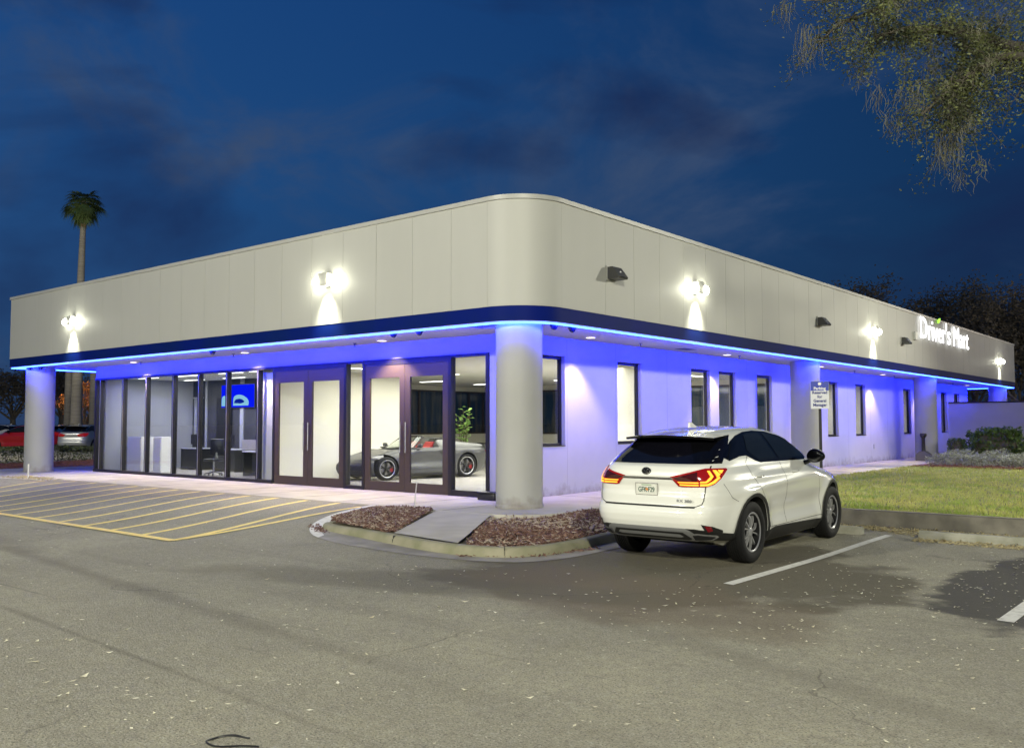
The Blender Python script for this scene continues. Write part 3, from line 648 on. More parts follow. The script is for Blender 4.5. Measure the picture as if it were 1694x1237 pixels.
# potted plant in the hall
t = empty('potted_plant', (-9.95,9.1,.012), 0, 'leafy green rubber plant in a pot behind the grey sports car', 'plant')
MB().lathe([(.0,0),(.17,0),(.23,.42),(.20,.42),(.18,.36),(0,.36)], n=24).build('pot', M['int_dark'], t, 40)
mb = MB(); lf = MB()
for i in range(9):
    a = i*2.4; tip = Vector((.38*math.cos(a)*random.uniform(.4,1), .38*math.sin(a)*random.uniform(.4,1), random.uniform(1.5,2.15)))
    pts = [Vector((0,0,.35)), Vector((tip.x*.35,tip.y*.35,.9)), tip]; mb.tube([tuple(p) for p in pts], [.014,.011,.005], 5)
    for k in range(11):
        s_ = .35+.65*k/10; p = Vector((tip.x*s_, tip.y*s_, .35+(tip.z-.35)*s_)); b_ = k*2.1+i; L = random.uniform(.17,.27); d = Vector((math.cos(b_),math.sin(b_),random.uniform(.1,.7))).normalized(); sd = d.cross(Vector((0,0,1))).normalized()*L*.24
        q = [p, p+d*L*.35+sd, p+d*L*.8+sd*.8-Vector((0,0,.01)), p+d*L-Vector((0,0,.04)), p+d*L*.8-sd*.8, p+d*L*.35-sd]
        lf.add([tuple(v) for v in q], [(0,1,2,3,4,5)])
mb.build('stem', mat('plant_stem', (.12,.09,.04), .8), t); lf.build('foliage', mat('plant_leaf', (.13,.30,.05), .4, c2=(.28,.42,.10), ns=7), t)
# arched mirror-like frame behind the second side window
t = empty('arched_mirror', (-2.30,5.98,1.16), -math.pi/2, 'small arched black framed mirror standing inside the second side window', 'mirror')
ar = [(-.0,0),(.0,.18)]+[(.17-.17*math.cos(a), .18+.26*math.sin(a)) for a in np.linspace(.1,math.pi-.1,12)]+[(.34,.18),(.34,0)]
mb = MB(); mb.tube([(-x-.02,0,z) for x,z in ar], .02, 8); mb.tube([(-.02,0,0),(-.36,0,0)], .02, 8); mb.build('frame', M['black'], t, 60)
mb = MB(); mb.prism([(-x-.02,z) for x,z in ar], .005, .010, 'y'); mb.build('mirror_pane', mat('mirror_pane', (.20,.20,.17), .25, c2=(.03,.03,.03), ns=9, lo=.45, hi=.55), t)

# ---- downlights in the soffit
dl = [(-16.87,1.45,'left part of the front soffit'),(-10.95,1.45,'middle of the front soffit'),(-5.49,1.43,'front soffit over the right pair of doors'),(-1.36,3.95,'side soffit beside the first window'),(-1.36,10.75,'side soffit between the third and fourth windows'),(-1.36,17.9,'side soffit beyond the second column'),(-1.36,24.65,'side soffit beside the seventh window'),(-1.36,31.3,'side soffit beyond the third column'),(-1.36,38.5,'side soffit above the far screen wall')]
for x, y, where in dl:
    t = empty('downlight', (x,y,3.512), 0, 'round recessed downlight glowing in the '+where, 'downlight', 'recessed downlights under the canopy')
    MB().lathe([(.10,-.004),(.135,-.007),(.14,-.001),(.10,-.001)], n=28).build('trim', M['white'], t, 40)
    MB().lathe([(0,-.005),(.10,-.005)], n=28).build('lens', M['warm_disc'], t)
    l = light('downlight_lamp', 'SPOT', (0,0,-.03), PW['down']*(2.6 if x < -2 else 1.6), (1,.76,.47), t, spot_size=R(112 if x < -2 else 92), spot_blend=.5, shadow_soft_size=.05)
# sprinklers
for x, y, where in [(-16.55,1.52,'just right of the leftmost downlight'),(-11.54,1.49,'just left of the middle front downlight'),(-6.47,1.46,'above the right pair of doors'),(-1.26,5.93,'above the second side window'),(-1.22,11.25,'right of the downlight over the paired windows'),(-1.3,21.16,'above the sixth side window'),(-1.2,25.6,'right of the downlight by the seventh window'),(-1.3,35.34,'above the far screen wall')]:
    t = empty('sprinkler', (x,y,3.512), 0, 'small dark sprinkler head under the soffit '+where, 'sprinkler', 'sprinkler heads under the canopy')
    mb = MB(); mb.lathe([(.045,0),(.045,-.012),(.012,-.014),(.012,-.07),(.035,-.078),(.035,-.084),(0,-.084)], n=12); mb.build('head', M['housing'] if 0 else M['black'], t)
for x, y, where in [(-10.87,.42,'above the left pair of doors'),(-3.81,.22,'near the rounded corner, left one of a close pair'),(-3.05,.22,'nearest the left face of the corner column'),(-.30,1.15,'just right of the corner column'),(-.30,1.75,'second to the right of the corner column'),(-21.0,.42,'above the far left column'),(-21.45,.25,'left of the far left column top')]:
    t = empty('dome_camera', (x,y,3.497), 0, 'small dark dome camera '+where, 'security camera', 'dome cameras under the canopy edge')
    MB().lathe([(.085,0),(.085,-.03),(.07,-.04)], n=20).build('mount', M['black'], t, 40); MB().lathe([(.068,-.04),(.06,-.075),(.035,-.10),(0,-.11)], n=20).build('dome', M['dome'], t, 60)
tag(MB().box(-1.42,-1.12,7.9,8.5,3.505,3.5115).build('soffit_vent', M['black']), 'thin dark vent slot in the soffit right of the second side window', 'vent')

# ---- lit wall packs
def wall_pack(loc, rz, label, power=1.0):
    t = empty('wall_light', loc, rz, label, 'wall light', 'lit wall lights on the parapet')   # local -y points away from the wall
    MB().bx(-.15,.15,-.16,0,.02,.30,.02).build('housing', M['housing'], t, 40)
    MB().box(-.13,.13,-.15,-.02,.012,.02).build('visor', M['housing'], t)
    for s in (-1, 1):
        mb = MB(); mb.lathe([(0,.0),(.09,.015),(.125,.06),(.105,.12),(.0,.15)], n=20)
        o = mb.build('side_lamp', M['lamp_white'], t, 60); o.rotation_euler = (0, s*R(100), 0); o.location = (s*.18, -.10, .12)
    MB().bx(-.12,.12,-.15,-.06,-.005,.014,.006).build('lower_lens', M['lens_low'], t)
    l = light('pack_down_lamp', 'SPOT', (0,-.16,-.05), PW['pack_down']*power*42.0, (1,1,.78), t, spot_size=R(76), spot_blend=1.0, shadow_soft_size=.10); l.rotation_euler = (R(12),0,0)
    l = light('pack_out_lamp', 'SPOT', (0,-.22,.10), PW['pack_out']*power, (1,.99,.84), t, spot_size=R(104), spot_blend=.5, shadow_soft_size=.12); l.rotation_euler = (R(-54),0,0)
    for s in (-1, 1):
        l = light('pack_side_lamp', 'POINT', (s*.36,-.22,.12), PW['pack_down']*.75*power, (1,1,.78), t, shadow_soft_size=.08)
wall_pack((-17.8,-.012,4.60), 0, 'glaring three way wall light at the left end of the front parapet')
wall_pack((-5.68,-.012,4.62), 0, 'glaring three way wall light on the front parapet above the doors')
wall_pack((.012,6.33,4.62), math.pi/2, 'glaring three way wall light on the side parapet nearest the rounded corner')
wall_pack((.012,19.2,4.62), math.pi/2, 'glaring three way wall light on the side parapet left of the lit sign')
wall_pack((.012,39.3,4.62), math.pi/2, 'glaring three way wall light on the side parapet beyond the lit sign', .8)
wall_pack((X0-.012,7.5,4.10), -math.pi/2, 'wall light glaring round the far left end of the parapet', .6)
# unlit wedge floodlights
for y, where in ((2.7,'nearest the rounded corner'),(14.2,'between the two lit wall lights'),(22.6,'just left of the lit sign')):
    t = empty('wedge_floodlight', (.012,y,4.60), math.pi/2, 'unlit dark wedge shaped floodlight on the side parapet '+where, 'floodlight', 'unlit floodlights on the side parapet')
    MB().prism([(-.02,.17),(-.14,.17),(-.30,-.04),(-.28,-.08),(-.02,-.08)], -.17, .17, 'x').build('housing', mat('wedge_housing', (.06,.06,.06), .35), t)
    MB().prism([(-.145,.155),(-.302,-.05),(-.29,-.06),(-.135,.145)][::-1], -.15, .15, 'x').build('lens', mat('smoked_lens', (.03,.03,.03), .15), t)
    MB().bx(-.19,.19,-.02,0,-.10,.20,.004).build('back_plate', mat('pale_plate', (.45,.45,.42), .5), t)
    MB().lathe([(0,0),(.02,0),(.02,-.03),(0,-.03)], (0,-.20,.06), 'y', 10).build('sensor', M['white'], t)

# ---- lettering
def text_mesh(name, body, size, m, parent=None, extrude=.01, bevel=0, scale_x=1, bold=0, align='LEFT', space=1.0, shear=0):
    c = bpy.data.curves.new(name+'_c', 'FONT'); c.body = body; c.size = size; c.extrude = extrude; c.bevel_depth = bevel; c.offset = bold; c.align_x = align; c.space_character = space; c.shear = shear; c.resolution_u = 3
    o = bpy.data.objects.new(name+'_c', c); col.objects.link(o); dg = bpy.context.evaluated_depsgraph_get(); dg.update()
    me = bpy.data.meshes.new_from_object(o.evaluated_get(dg)); bpy.data.objects.remove(o)
    me.materials.clear(); me.materials.append(m)
    V = np.array([v.co[:] for v in me.vertices])
    for v in me.vertices: v.co.x *= scale_x
    n = bpy.data.objects.new(name, me); col.objects.link(n)
    if parent: n.parent = parent
    return n, (V[:,0].min()*scale_x, V[:,0].max()*scale_x, V[:,1].min(), V[:,1].max())
t = empty('lit_sign', (.03,24.75,4.92), 0, 'glowing white shop name lettering with a small green leaf, high on the side parapet', 'sign')
o, bb = text_mesh('letters', "Driver's Mart", 1.0, M['sign_glow'], t, .012, .0, 1, .0, space=.97)
sx = 7.75/(bb[1]-bb[0]); sz = .90/(bb[3]-bb[2])
for q, off in ((o, .06),):
    q.matrix_local = Matrix(((0,0,1,off),(sx,0,0,-bb[0]*sx),(0,sz,0,0),(0,0,0,1)))
mb = MB(); lv = cat([(0,0),(.10,.16),(.30,.26),(.24,.10),(.08,-.02)],5); mb.prism([(2.55+a,.80+b*.8) for a,b in lv], .04, .09, 'x'); mb.build('green_leaf', M['green_glow'], t)
t = empty('sign_control_box', (.012,24.15,4.95), 0, 'small pale electrical box on the parapet left of the lit sign letters', 'electrical box')
MB().bx(0,.10,-.16,.16,-.15,.15,.01).build('casing', M['white'], t)

# ---- far screen wall and what stands by it
tag(MB().box(-1.9,16,36.85,37.05,-.1,2.56).box(-1.9,16.02,36.82,37.08,2.562,2.62,1).build('screen_wall_outside', [M['wall'], M['frame']]), 'long low pale blue lit garden wall with a dark coping beside the far end of the building', 'wall')
t = empty('ashtray_stand', (-.60,27.3,0), 0, 'dark grey ashtray stand with a wide square foot on the side pavement', 'ashtray')
MB().prism([(-.26,0),(.26,0),(.26,.26),(.10,.40),(-.10,.40),(-.26,.26)], -.24, .24, 'y').build('base', mat('grey_plastic', (.09,.09,.10), .6), t)
MB().lathe([(.085,.38),(.075,.45),(.07,.95),(.12,1.0),(.14,1.08),(.12,1.14),(0,1.15)], n=24).build('tube', M['black'], t, 50)
t = empty('bait_box', (-2.28,1.52,0), 0, 'low black box on the pavement against the wall beside the corner column', 'box')
MB().bx(-.23,.23,-.12,.12,0,.14,.02).build('casing', M['black'], t, 40); MB().bx(-.24,.24,-.13,.13,.142,.175,.012).build('lid', M['black'], t, 40)
tag(MB().tube([(-1.98,-.95,-.04),(-1.97,-.93,.30),(-1.95,-.92,.50)], .011, 6).build('marker_rod', M['alu']), 'thin pale metal rod leaning upright in the mulch left of the corner column', 'rod')
tag(MB().tube([(-17.95,-1.15,0),(-17.95,-1.15,.42)], .022, 8).build('marker_stake', M['white']), 'short white stake in the small bed before the far left column', 'stake')
t = empty('wall_outlet', (-1.9,25.05,.62), 0, 'small grey outlet cover on the side wall beside the seventh window', 'outlet')
MB().bx(0,.03,-.05,.05,-.09,.09,.006).build('cover', M['housing'], t)
t = empty('wall_outlet', (-10.999,5.0,.45), 0, 'small grey socket on the white partition between the doors and the sports car nose', 'outlet')
MB().bx(0,.012,-.04,.04,-.06,.06,.003).build('cover', M['housing'], t)
# black offcut of cable on the asphalt
cp = cat([(5.86,-9.83),(5.74,-9.92),(5.63,-9.98),(5.56,-9.96),(5.55,-9.88),(5.62,-9.81),(5.70,-9.78)], 6)
tag(MB().tube([(x,y,gz(x,y)+.010+.004*math.sin(i*.5)) for i,(x,y) in enumerate(cp)], .0055, 6).build('cable_offcut', M['black']), 'short curled black cable lying on the asphalt in the foreground', 'cable')

# ================================================================== VEHICLES
def itp(tab, k=.02):
    z = np.array([a for a,_ in tab]); v = np.array([b for _,b in tab]); g_ = np.linspace(z[0]-.2, z[-1]+.2, 900); f = np.interp(g_, z, v)
    n = max(1, int(k/(g_[1]-g_[0]))); ker = np.hanning(2*n+3); ker /= ker.sum()
    fp = np.pad(f, n+1, mode='edge'); s = np.convolve(fp, ker, 'valid')
    return lambda q: float(np.interp(q, g_, s))
def slice_body(zl, yr, yf, W, nr, nf, ym, half, deform, cap=True):
    rings = []
    for z in zl:
        a, b, w_ = yr(z), yf(z), W(z); mid = min(max(ym, a+.15), b-.15) if b-a > .3 else (a+b)/2
        th = np.linspace(-math.pi/2, math.pi/2, 700); s, c = np.sin(th), np.cos(th)
        X = np.where(th < 0, w_*np.abs(c)**(2/nr(z)), w_*np.abs(c)**(2/nf(z)))
        Y = np.where(th < 0, mid-np.abs(s)**(2/nr(z))*(mid-a), mid+np.abs(s)**(2/nf(z))*(b-mid))
        d = np.concatenate([[0], np.cumsum(np.hypot(np.diff(X), np.diff(Y)))]); t_ = np.linspace(0, d[-1], half+1)
        X = np.interp(t_, d, X); Y = np.interp(t_, d, Y); X[0] = X[-1] = 0
        r_ = [deform(x, y, z) for x, y in zip(X, Y)]
        rings.append([(x, y, z) for x, y, z in r_]+[(-x, y, z) for x, y, z in r_[1:-1][::-1]])
    n = len(rings[0]); V = [v for r_ in rings for v in r_]; F = []
    for i in range(len(rings)-1):
        for j in range(n): F.append((i*n+j, i*n+(j+1)%n, (i+1)*n+(j+1)%n, (i+1)*n+j))
    if cap: F.append(tuple(range(n))[::-1]); F.append(tuple((len(rings)-1)*n+j for j in range(n)))
    return V, F
def bvh_of(V, F): return BVHTree.FromPolygons([Vector(v) for v in V], F)
VIEWS = {'rear': (Vector((1,0,0)), Vector((0,1,0))), 'side': (Vector((0,1,0)), Vector((-1,0,0))), 'front': (Vector((1,0,0)), Vector((0,-1,0))),
         'obl': (Vector((math.cos(R(28)), math.sin(R(28)), 0)), Vector((-math.sin(R(28)), math.cos(R(28)), 0)))}
def patch(name, polys, view, bv, off, m, parent, step=.04, mirror=False, both=False, thick=0):
    if both: patch(name, polys, view, bv, off, m, parent, step, True)
    both = False
    H, D = VIEWS[view]; bm = bmesh.new()
    if not isinstance(polys[0][0], (tuple, list)): polys = [polys]
    for poly in polys:
        f = bm.faces.new([bm.verts.new((x,0,z)) for x, z in poly])
    bmesh.ops.triangulate(bm, faces=bm.faces[:])
    X = [v.co.x for v in bm.verts]; Z = [v.co.z for v in bm.verts]
    for k in np.arange(math.floor(min(X)/step)*step, max(X), step): bmesh.ops.bisect_plane(bm, geom=bm.verts[:]+bm.edges[:]+bm.faces[:], plane_co=(k,0,0), plane_no=(1,0,0))
    for k in np.arange(math.floor(min(Z)/step)*step, max(Z), step): bmesh.ops.bisect_plane(bm, geom=bm.verts[:]+bm.edges[:]+bm.faces[:], plane_co=(0,0,k), plane_no=(0,0,1))
    bad = []
    for v in bm.verts:
        o_ = H*v.co.x+Vector((0,0,v.co.z))-D*6
        if view in ('front',): o_ = H*v.co.x+Vector((0,0,v.co.z))-D*9
        hit, nrm, _, _ = bv.ray_cast(o_, D)
        if hit is None: bad.append(v)
        else:
            if nrm.dot(D) > 0: nrm = -nrm
            v.co = hit+nrm*off
    if bad: bmesh.ops.delete(bm, geom=bad, context='VERTS')
    if both or mirror:
        if both:
            g_ = bmesh.ops.duplicate(bm, geom=bm.verts[:]+bm.edges[:]+bm.faces[:])
            for q in g_['geom']:
                if isinstance(q, bmesh.types.BMVert): q.co.x *= -1
        else:
            for v in bm.verts: v.co.x *= -1
    bmesh.ops.recalc_face_normals(bm, faces=bm.faces[:])
    me = bpy.data.meshes.new(name); bm.to_mesh(me); bm.free(); me.materials.append(m)
    o = bpy.data.objects.new(name, me); col.objects.link(o); o.parent = parent; smooth(o, 50)
    return o
def rib(pts, w_):
    out = []
    for a, b in zip(pts[:-1], pts[1:]):
        a, b = np.array(a), np.array(b); t = (b-a)/max(np.linalg.norm(b-a), 1e-6); n = np.array([-t[1],t[0]])*w_/2
        out.append([tuple(a+n), tuple(b+n+t*w_*.2), tuple(b-n+t*w_*.2), tuple(a-n)])
    return out
V_ = {}
V_['pearl'] = mat('pearl_white_paint', (.74,.74,.69), .22, spec=.5, coat=1.0)
V_['gray'] = mat('satin_grey_paint', (.055,.056,.054), .42, metal=.25, coat=.25)
V_['red'] = mat('red_paint', (.30,.008,.012), .3, coat=1); V_['silver'] = mat('silver_paint', (.42,.44,.46), .3, metal=.5, coat=.6); V_['dark'] = mat('dark_paint', (.02,.022,.03), .3, coat=1); V_['white'] = mat('white_paint_car', (.6,.6,.58), .3, coat=1)
V_['gloss'] = mat('black_gloss', (.003,.003,.004), .06, spec=.45); V_['tint'] = mat('privacy_glass', (.004,.004,.007), .03, spec=.5)
V_['tint_side'] = mat('side_glass', (.010,.012,.012), .04, spec=.5)
V_['plastic'] = mat('black_cladding', (.014,.014,.014), .5); V_['seam'] = mat('shut_line', (.012,.012,.012), .7); V_['chrome'] = mat('chrome', (.75,.75,.75), .12, metal=1)
V_['tip'] = mat('exhaust_tip', (.30,.30,.30), .25, metal=.3)
V_['satin'] = mat('satin_trim', (.26,.265,.27), .35, metal=.25); V_['tyre'] = mat('tyre_rubber', (.007,.007,.0075), .75, spec=.3, bump=.2, bs=50); V_['rim'] = mat('rim_metal', (.40,.40,.41), .3, metal=.5, coat=.5)
V_['rimdark'] = mat('rim_dark', (.02,.02,.022), .35, metal=.4); V_['caliper'] = mat('red_caliper', (.28,.012,.015), .4); V_['disc'] = mat('brake_disc', (.25,.25,.25), .35, metal=1)
V_['lampred'] = mat('lamp_red_lens', (.16,.004,.003), .12, coat=1, em=(1,.02,.01), es=.16); V_['lampdark'] = mat('lamp_smoked_lens', (.05,.006,.005), .1, coat=1)
V_['lampglow'] = emis('tail_light_glow', (1.0,.36,.035), 2.6); V_['lampedge'] = emis('tail_light_edge', (1.0,.03,.01), 1.2); V_['reflector'] = mat('red_reflector', (.20,.004,.01), .2, coat=1)
V_['under'] = mat('underbody', (.008,.008,.008), .8)
V_['headlight'] = mat('headlight_lens', (.12,.12,.12), .1, coat=1)

def make_wheel(parent, x, y, z, rad, width, rimr, style, side, yaw=0):
    # axis along local x, outer face towards +x when side = 1
    w_ = empty('wheel', (x,y,z)); w_.parent = parent; w_.rotation_euler = (0,0,(0 if side > 0 else math.pi)+yaw)
    h = width/2; s = rad-rimr
    prof = [(rimr,-h*.82),(rimr+.015,-h*.95),(rimr+s*.5,-h*1.04),(rad-.03,-h*.98),(rad-.008,-h*.86),(rad,-h*.6)]
    for k in range(-2, 3):
        c_ = k*h*.24; prof += [(rad,c_-.022*1),(rad-.008,c_-.018),(rad-.008,c_+.018-.01),(rad,c_+.022-.01)] if False else [(rad,c_-.020),(rad-.009,c_-.017),(rad-.009,c_-.010),(rad,c_-.007)]
    prof += [(rad,h*.6),(rad-.008,h*.86),(rad-.03,h*.98),(rimr+s*.5,h*1.04),(rimr+.015,h*.95),(rimr,h*.82)]
    MB().lathe(prof, axis='x', n=56).build('tyre', V_['tyre'], w_, 40)
    rm = MB(); rm.lathe([(rimr,h*.80),(rimr+.006,h*.86),(rimr-.006,h*.88),(rimr-.020,h*.80)], axis='x', n=48); rm.lathe([(rimr-.020,h*.80),(rimr-.03,h*.3),(rimr-.035,-h*.8)], axis='x', n=48, mi=1)
    xo = h*.72
    if style == 'twin':      # ten curved blades in pairs
        for i in range(5):
            for tw, wd in ((-.20,.019),(.17,.022)):
                a = 2*math.pi*i/5+tw; vs = []; K = 7
                for q in range(K):
                    t_ = q/(K-1); rr_ = .05+(rimr-.07)*t_; aa = a+ (.22 if tw > 0 else -.05)*t_**1.5; ww = wd*(.50+.75*t_)
                    cx, cy = math.cos(aa), math.sin(aa); xx = xo-.012+.012*math.sin(math.pi*t_)-.01*t_
                    for sgn, dx in ((1,0),(1,-.03),(-1,-.03),(-1,0)): vs.append((xx+dx, rr_*cx-sgn*ww/2*cy, rr_*cy+sgn*ww/2*cx))
                fs = []
                for q in range(K-1):
                    for j in range(4): fs.append((q*4+j, q*4+(j+1)%4, q*4+4+(j+1)%4, q*4+4+j))
                rm.add(vs, fs)
    else:
        for i in range(5):
            for dv in (-.16,.16):
                a = 2*math.pi*i/5+math.pi/2; a2 = a+dv; vs = []
                for rr_, aa, ww in ((.04,a+dv*.3,.026),(rimr*.6,a+dv*.55,.026),(rimr-.02,a2,.034)):
                    cx, cy = math.cos(aa), math.sin(aa)
                    for sgn, dx in ((1,0),(1,-.03),(-1,-.03),(-1,0)): vs.append((xo-.01+dx, rr_*cx-sgn*ww/2*cy, rr_*cy+sgn*ww/2*cx))
                rm.add(vs, [(q*4+j, q*4+(j+1)%4, q*4+4+(j+1)%4, q*4+4+j) for q in range(2) for j in range(4)], 1)
    rm.lathe([(0,xo+.004),(.03,xo+.002),(.055,xo-.008),(.06,xo-.04)], axis='x', n=20, mi=0 if style == 'twin' else 1)
    rm.build('rim', [V_['rim'], V_['rimdark']], w_, 35)
    d = MB(); d.lathe([(.0,0),(rimr*.72,0),(rimr*.72,-.02),(0,-.02)], (h*.2,0,0), 'x', 32); d.lathe([(0,-h*.3),(rimr-.03,-h*.3)], axis='x', n=32, mi=1); d.build('brake_disc', [V_['disc'] if style != 'twin' else V_['rimdark'], V_['under']], w_, 40)
    if style != 'twin':
        d = MB()
        for k in range(5):
            a0 = -.5+k*.2; a1 = a0+.2
            q = [(rimr*.5*math.cos(a0),rimr*.5*math.sin(a0)),(rimr*.88*math.cos(a0),rimr*.88*math.sin(a0)),(rimr*.88*math.cos(a1),rimr*.88*math.sin(a1)),(rimr*.5*math.cos(a1),rimr*.5*math.sin(a1))]
            d.prism([(b_*1,c_) for b_,c_ in q], h*.22, h*.45, 'x')
        d.build('caliper', V_['caliper'], w_)
    return w_

def suv(loc, rz, label, paint, group=None, detail=True, tilt=0):
    T = empty('parked_car', loc, rz, label, 'car', group); T.rotation_euler = (tilt, 0, rz)
    yr = itp([(.20,.42),(.30,.26),(.40,.13),(.48,.05),(.56,.015),(.64,.0),(.70,.005),(.745,.03),(.76,.055),(.80,.06),(.88,.065),(.93,.085),(.99,.085),(1.04,.07),(1.12,.06),(1.18,.075),(1.235,.115),(1.27,.20),(1.40,.40),(1.52,.60),(1.58,.72),(1.63,.88),(1.66,1.05),(1.685,1.45),(1.70,1.75)], .012)
    yf = itp([(.20,4.55),(.30,4.78),(.42,4.87),(.60,4.89),(.78,4.85),(.88,4.76),(.96,4.58),(1.02,4.32),(1.07,4.02),(1.12,3.78),(1.17,3.62),(1.25,3.48),(1.40,3.12),(1.50,2.86),(1.58,2.60),(1.64,2.34),(1.685,2.0),(1.70,1.9)], .02)
    W = itp([(.20,.80),(.28,.87),(.36,.905),(.45,.915),(.60,.925),(.80,.945),(.95,.950),(1.06,.930),(1.14,.895),(1.21,.845),(1.30,.805),(1.42,.745),(1.52,.690),(1.60,.635),(1.65,.585),(1.68,.50),(1.695,.33),(1.70,.2)], .018)
    nr = itp([(.2,5),(.6,6.5),(1.0,6.2),(1.2,5.6),(1.3,6.5),(1.6,6),(1.7,3)], .05); nf = itp([(.2,4),(.8,3.6),(1.1,3.0),(1.3,4),(1.7,3)], .05)
    def deform(x, y, z):
        for wy in (1.06, 3.88):
            d = math.hypot(y-wy, z-.38)
            if x > .5: x += .026*math.exp(-((d-.49)/.085)**2)*(1 if z < .95 else 0.6)
        if x > .5:
            mid = ss((y-1.35)/.5)*(1-ss((y-3.1)/.5))
            x -= .034*mid*math.exp(-((z-.62)/.13)**2); x += .016*mid*math.exp(-((z-.40)/.07)**2)
            x -= .020*math.exp(-((z-1.13)/.05)**2)*ss((y-1.0)/.6)
            x += .012*math.exp(-((z-(.90+.05*(y-.9)))/.05)**2)*ss((y-.3)/.4)*(1-ss((y-2.6)/1.0))
        if y < 1.0 and z < .35: z = z+(.35-z)*(1-ss((y-.35)/.5))*.9
        return x, y, z
    K = 1 if detail else 2
    zl = list(np.linspace(.20, 1.64, 112//K))+list(np.linspace(1.648, 1.70, 16//K))
    V, F = slice_body(zl, yr, yf, W, nr, nf, 2.6, 150//K, deform); bv = bvh_of(V, F)
    me = bpy.data.meshes.new('body'); me.from_pydata(V, [], F); me.materials.append(paint); me.materials.append(V_['under']); me.update()
    body = bpy.data.objects.new('body', me); col.objects.link(body)
    cut = bmesh.new()
    for wy in (1.06, 3.88):
        for s in (-1, 1):
            bmesh.ops.create_cone(cut, cap_ends=True, segments=56, radius1=.432, radius2=.432, depth=.62, matrix=Matrix.Translation((s*.93, wy, .40))@Matrix.Rotation(math.pi/2, 4, 'Y'))
    cm = bpy.data.meshes.new('c'); cut.to_mesh(cm); cut.free(); cm.materials.append(paint); cm.materials.append(V_['under']); cm.polygons.foreach_set('material_index', [1]*len(cm.polygons))
    cobj = bpy.data.objects.new('c', cm); col.objects.link(cobj)
    md = body.modifiers.new('b', 'BOOLEAN'); md.operation = 'DIFFERENCE'; md.object = cobj; md.solver = 'EXACT'
    dg = bpy.context.evaluated_depsgraph_get(); dg.update(); nm = bpy.data.meshes.new_from_object(body.evaluated_get(dg)); body.modifiers.clear(); body.data = nm
    bpy.data.objects.remove(cobj); body.parent = T; smooth(body, 38)
    # glazing
    sg = [(.62,1.335),(.98,1.515),(1.20,1.585),(1.48,1.628),(1.80,1.640),(2.15,1.622),(2.50,1.560),(2.84,1.455),(3.10,1.355),(3.36,1.235),(3.28,1.205),(1.52,1.235),(1.40,1.262),(1.20,1.335),(1.02,1.330),(.72,1.285)]
    patch('window_surround', sg, 'side', bv, .004, V_['gloss'], T, both=True)
    g1 = [(1.50,1.262),(1.34,1.345),(1.28,1.40),(1.42,1.585),(1.56,1.612),(1.80,1.618),(1.90,1.612),(2.06,1.262)]
    g2 = [(2.14,1.258),(2.00,1.605),(2.20,1.590),(2.50,1.530),(2.82,1.430),(3.16,1.275),(3.12,1.255)]
    for s in (False, True):
        for g_ in (g1, g2): patch('side_window', g_, 'side', bv, .008, V_['tint_side'], T, mirror=s)
    rg = [(-.765,1.262),(-.72,1.40),(-.64,1.54),(-.60,1.60),(.60,1.60),(.64,1.54),(.72,1.40),(.765,1.262)]
    patch('rear_window', rg, 'rear', bv, .004, V_['tint'], T)
    patch('corner_trim', [(.60,1.262),(.745,1.262),(.80,1.285),(.97,1.515),(.99,1.575),(.55,1.60)], 'obl', bv, .006, V_['gloss'], T, both=True) if detail else None
    patch('windscreen', [(-.66,1.22),(-.58,1.58),(.58,1.58),(.66,1.22)], 'front', bv, .004, V_['tint'], T)
    # roof spoiler
    mb = MB(); n = 13; up = []; lo = []; bk = []
    for i in range(n):
        u = -1+2*i/(n-1); x = .635*u; yb = .40+.20*abs(u)**2.6; yfw = 1.05; zz = 1.612-.035*u*u
        up.append((x, yb, zz-.004)); lo.append((x, yb+.012, zz-.034)); bk.append((x*.97, yfw, 1.655-.055*u*u)); 
    lo2 = [(x*.97, .66+.13*abs(x/.635)**2, 1.545) for x, _, _ in up]
    vs = bk+up+lo+lo2; fs = []
    for i in range(n-1):
        for r_ in range(3): fs.append((r_*n+i, r_*n+i+1, (r_+1)*n+i+1, (r_+1)*n+i))
    mb.add(vs, fs[0::3], 0); mb.f[-(n-1):] = mb.f[-(n-1):]
    mb2 = MB(); mb2.add(vs, [f for k_, f in enumerate(fs) if k_ % 3 != 0], 0)
    sp = mb.build('roof_spoiler', paint, T, 50); mb2.build('spoiler_lip', V_['gloss'], sp, 50)
    # roof rails and aerial
    for s in (() if detail else (-1, 1)):
        MB().tube([(s*.60,1.15,1.655),(s*.605,1.3,1.69),(s*.60,1.7,1.712),(s*.59,2.1,1.705),(s*.575,2.45,1.665)], .014, 6).build('roof_rail', V_['satin'] if detail else V_['plastic'], T, 60)
    mb = MB(); mb.prism([(1.16,1.69),(1.36,1.69),(1.34,1.705),(1.20,1.765),(1.165,1.755)], -.015, .015, 'x'); mb.build('aerial_fin', paint, T)
    # lamps: outlines as seen from the rear quarter
    def ob(pts): return [(x*.883+.012, z) for x, z in pts]
    lamp = ob([(.335,1.115),(.45,1.005),(.50,.998),(.83,1.000),(.93,1.03),(1.02,1.09),(1.11,1.185),(1.09,1.205),(.80,1.212),(.72,1.195)])
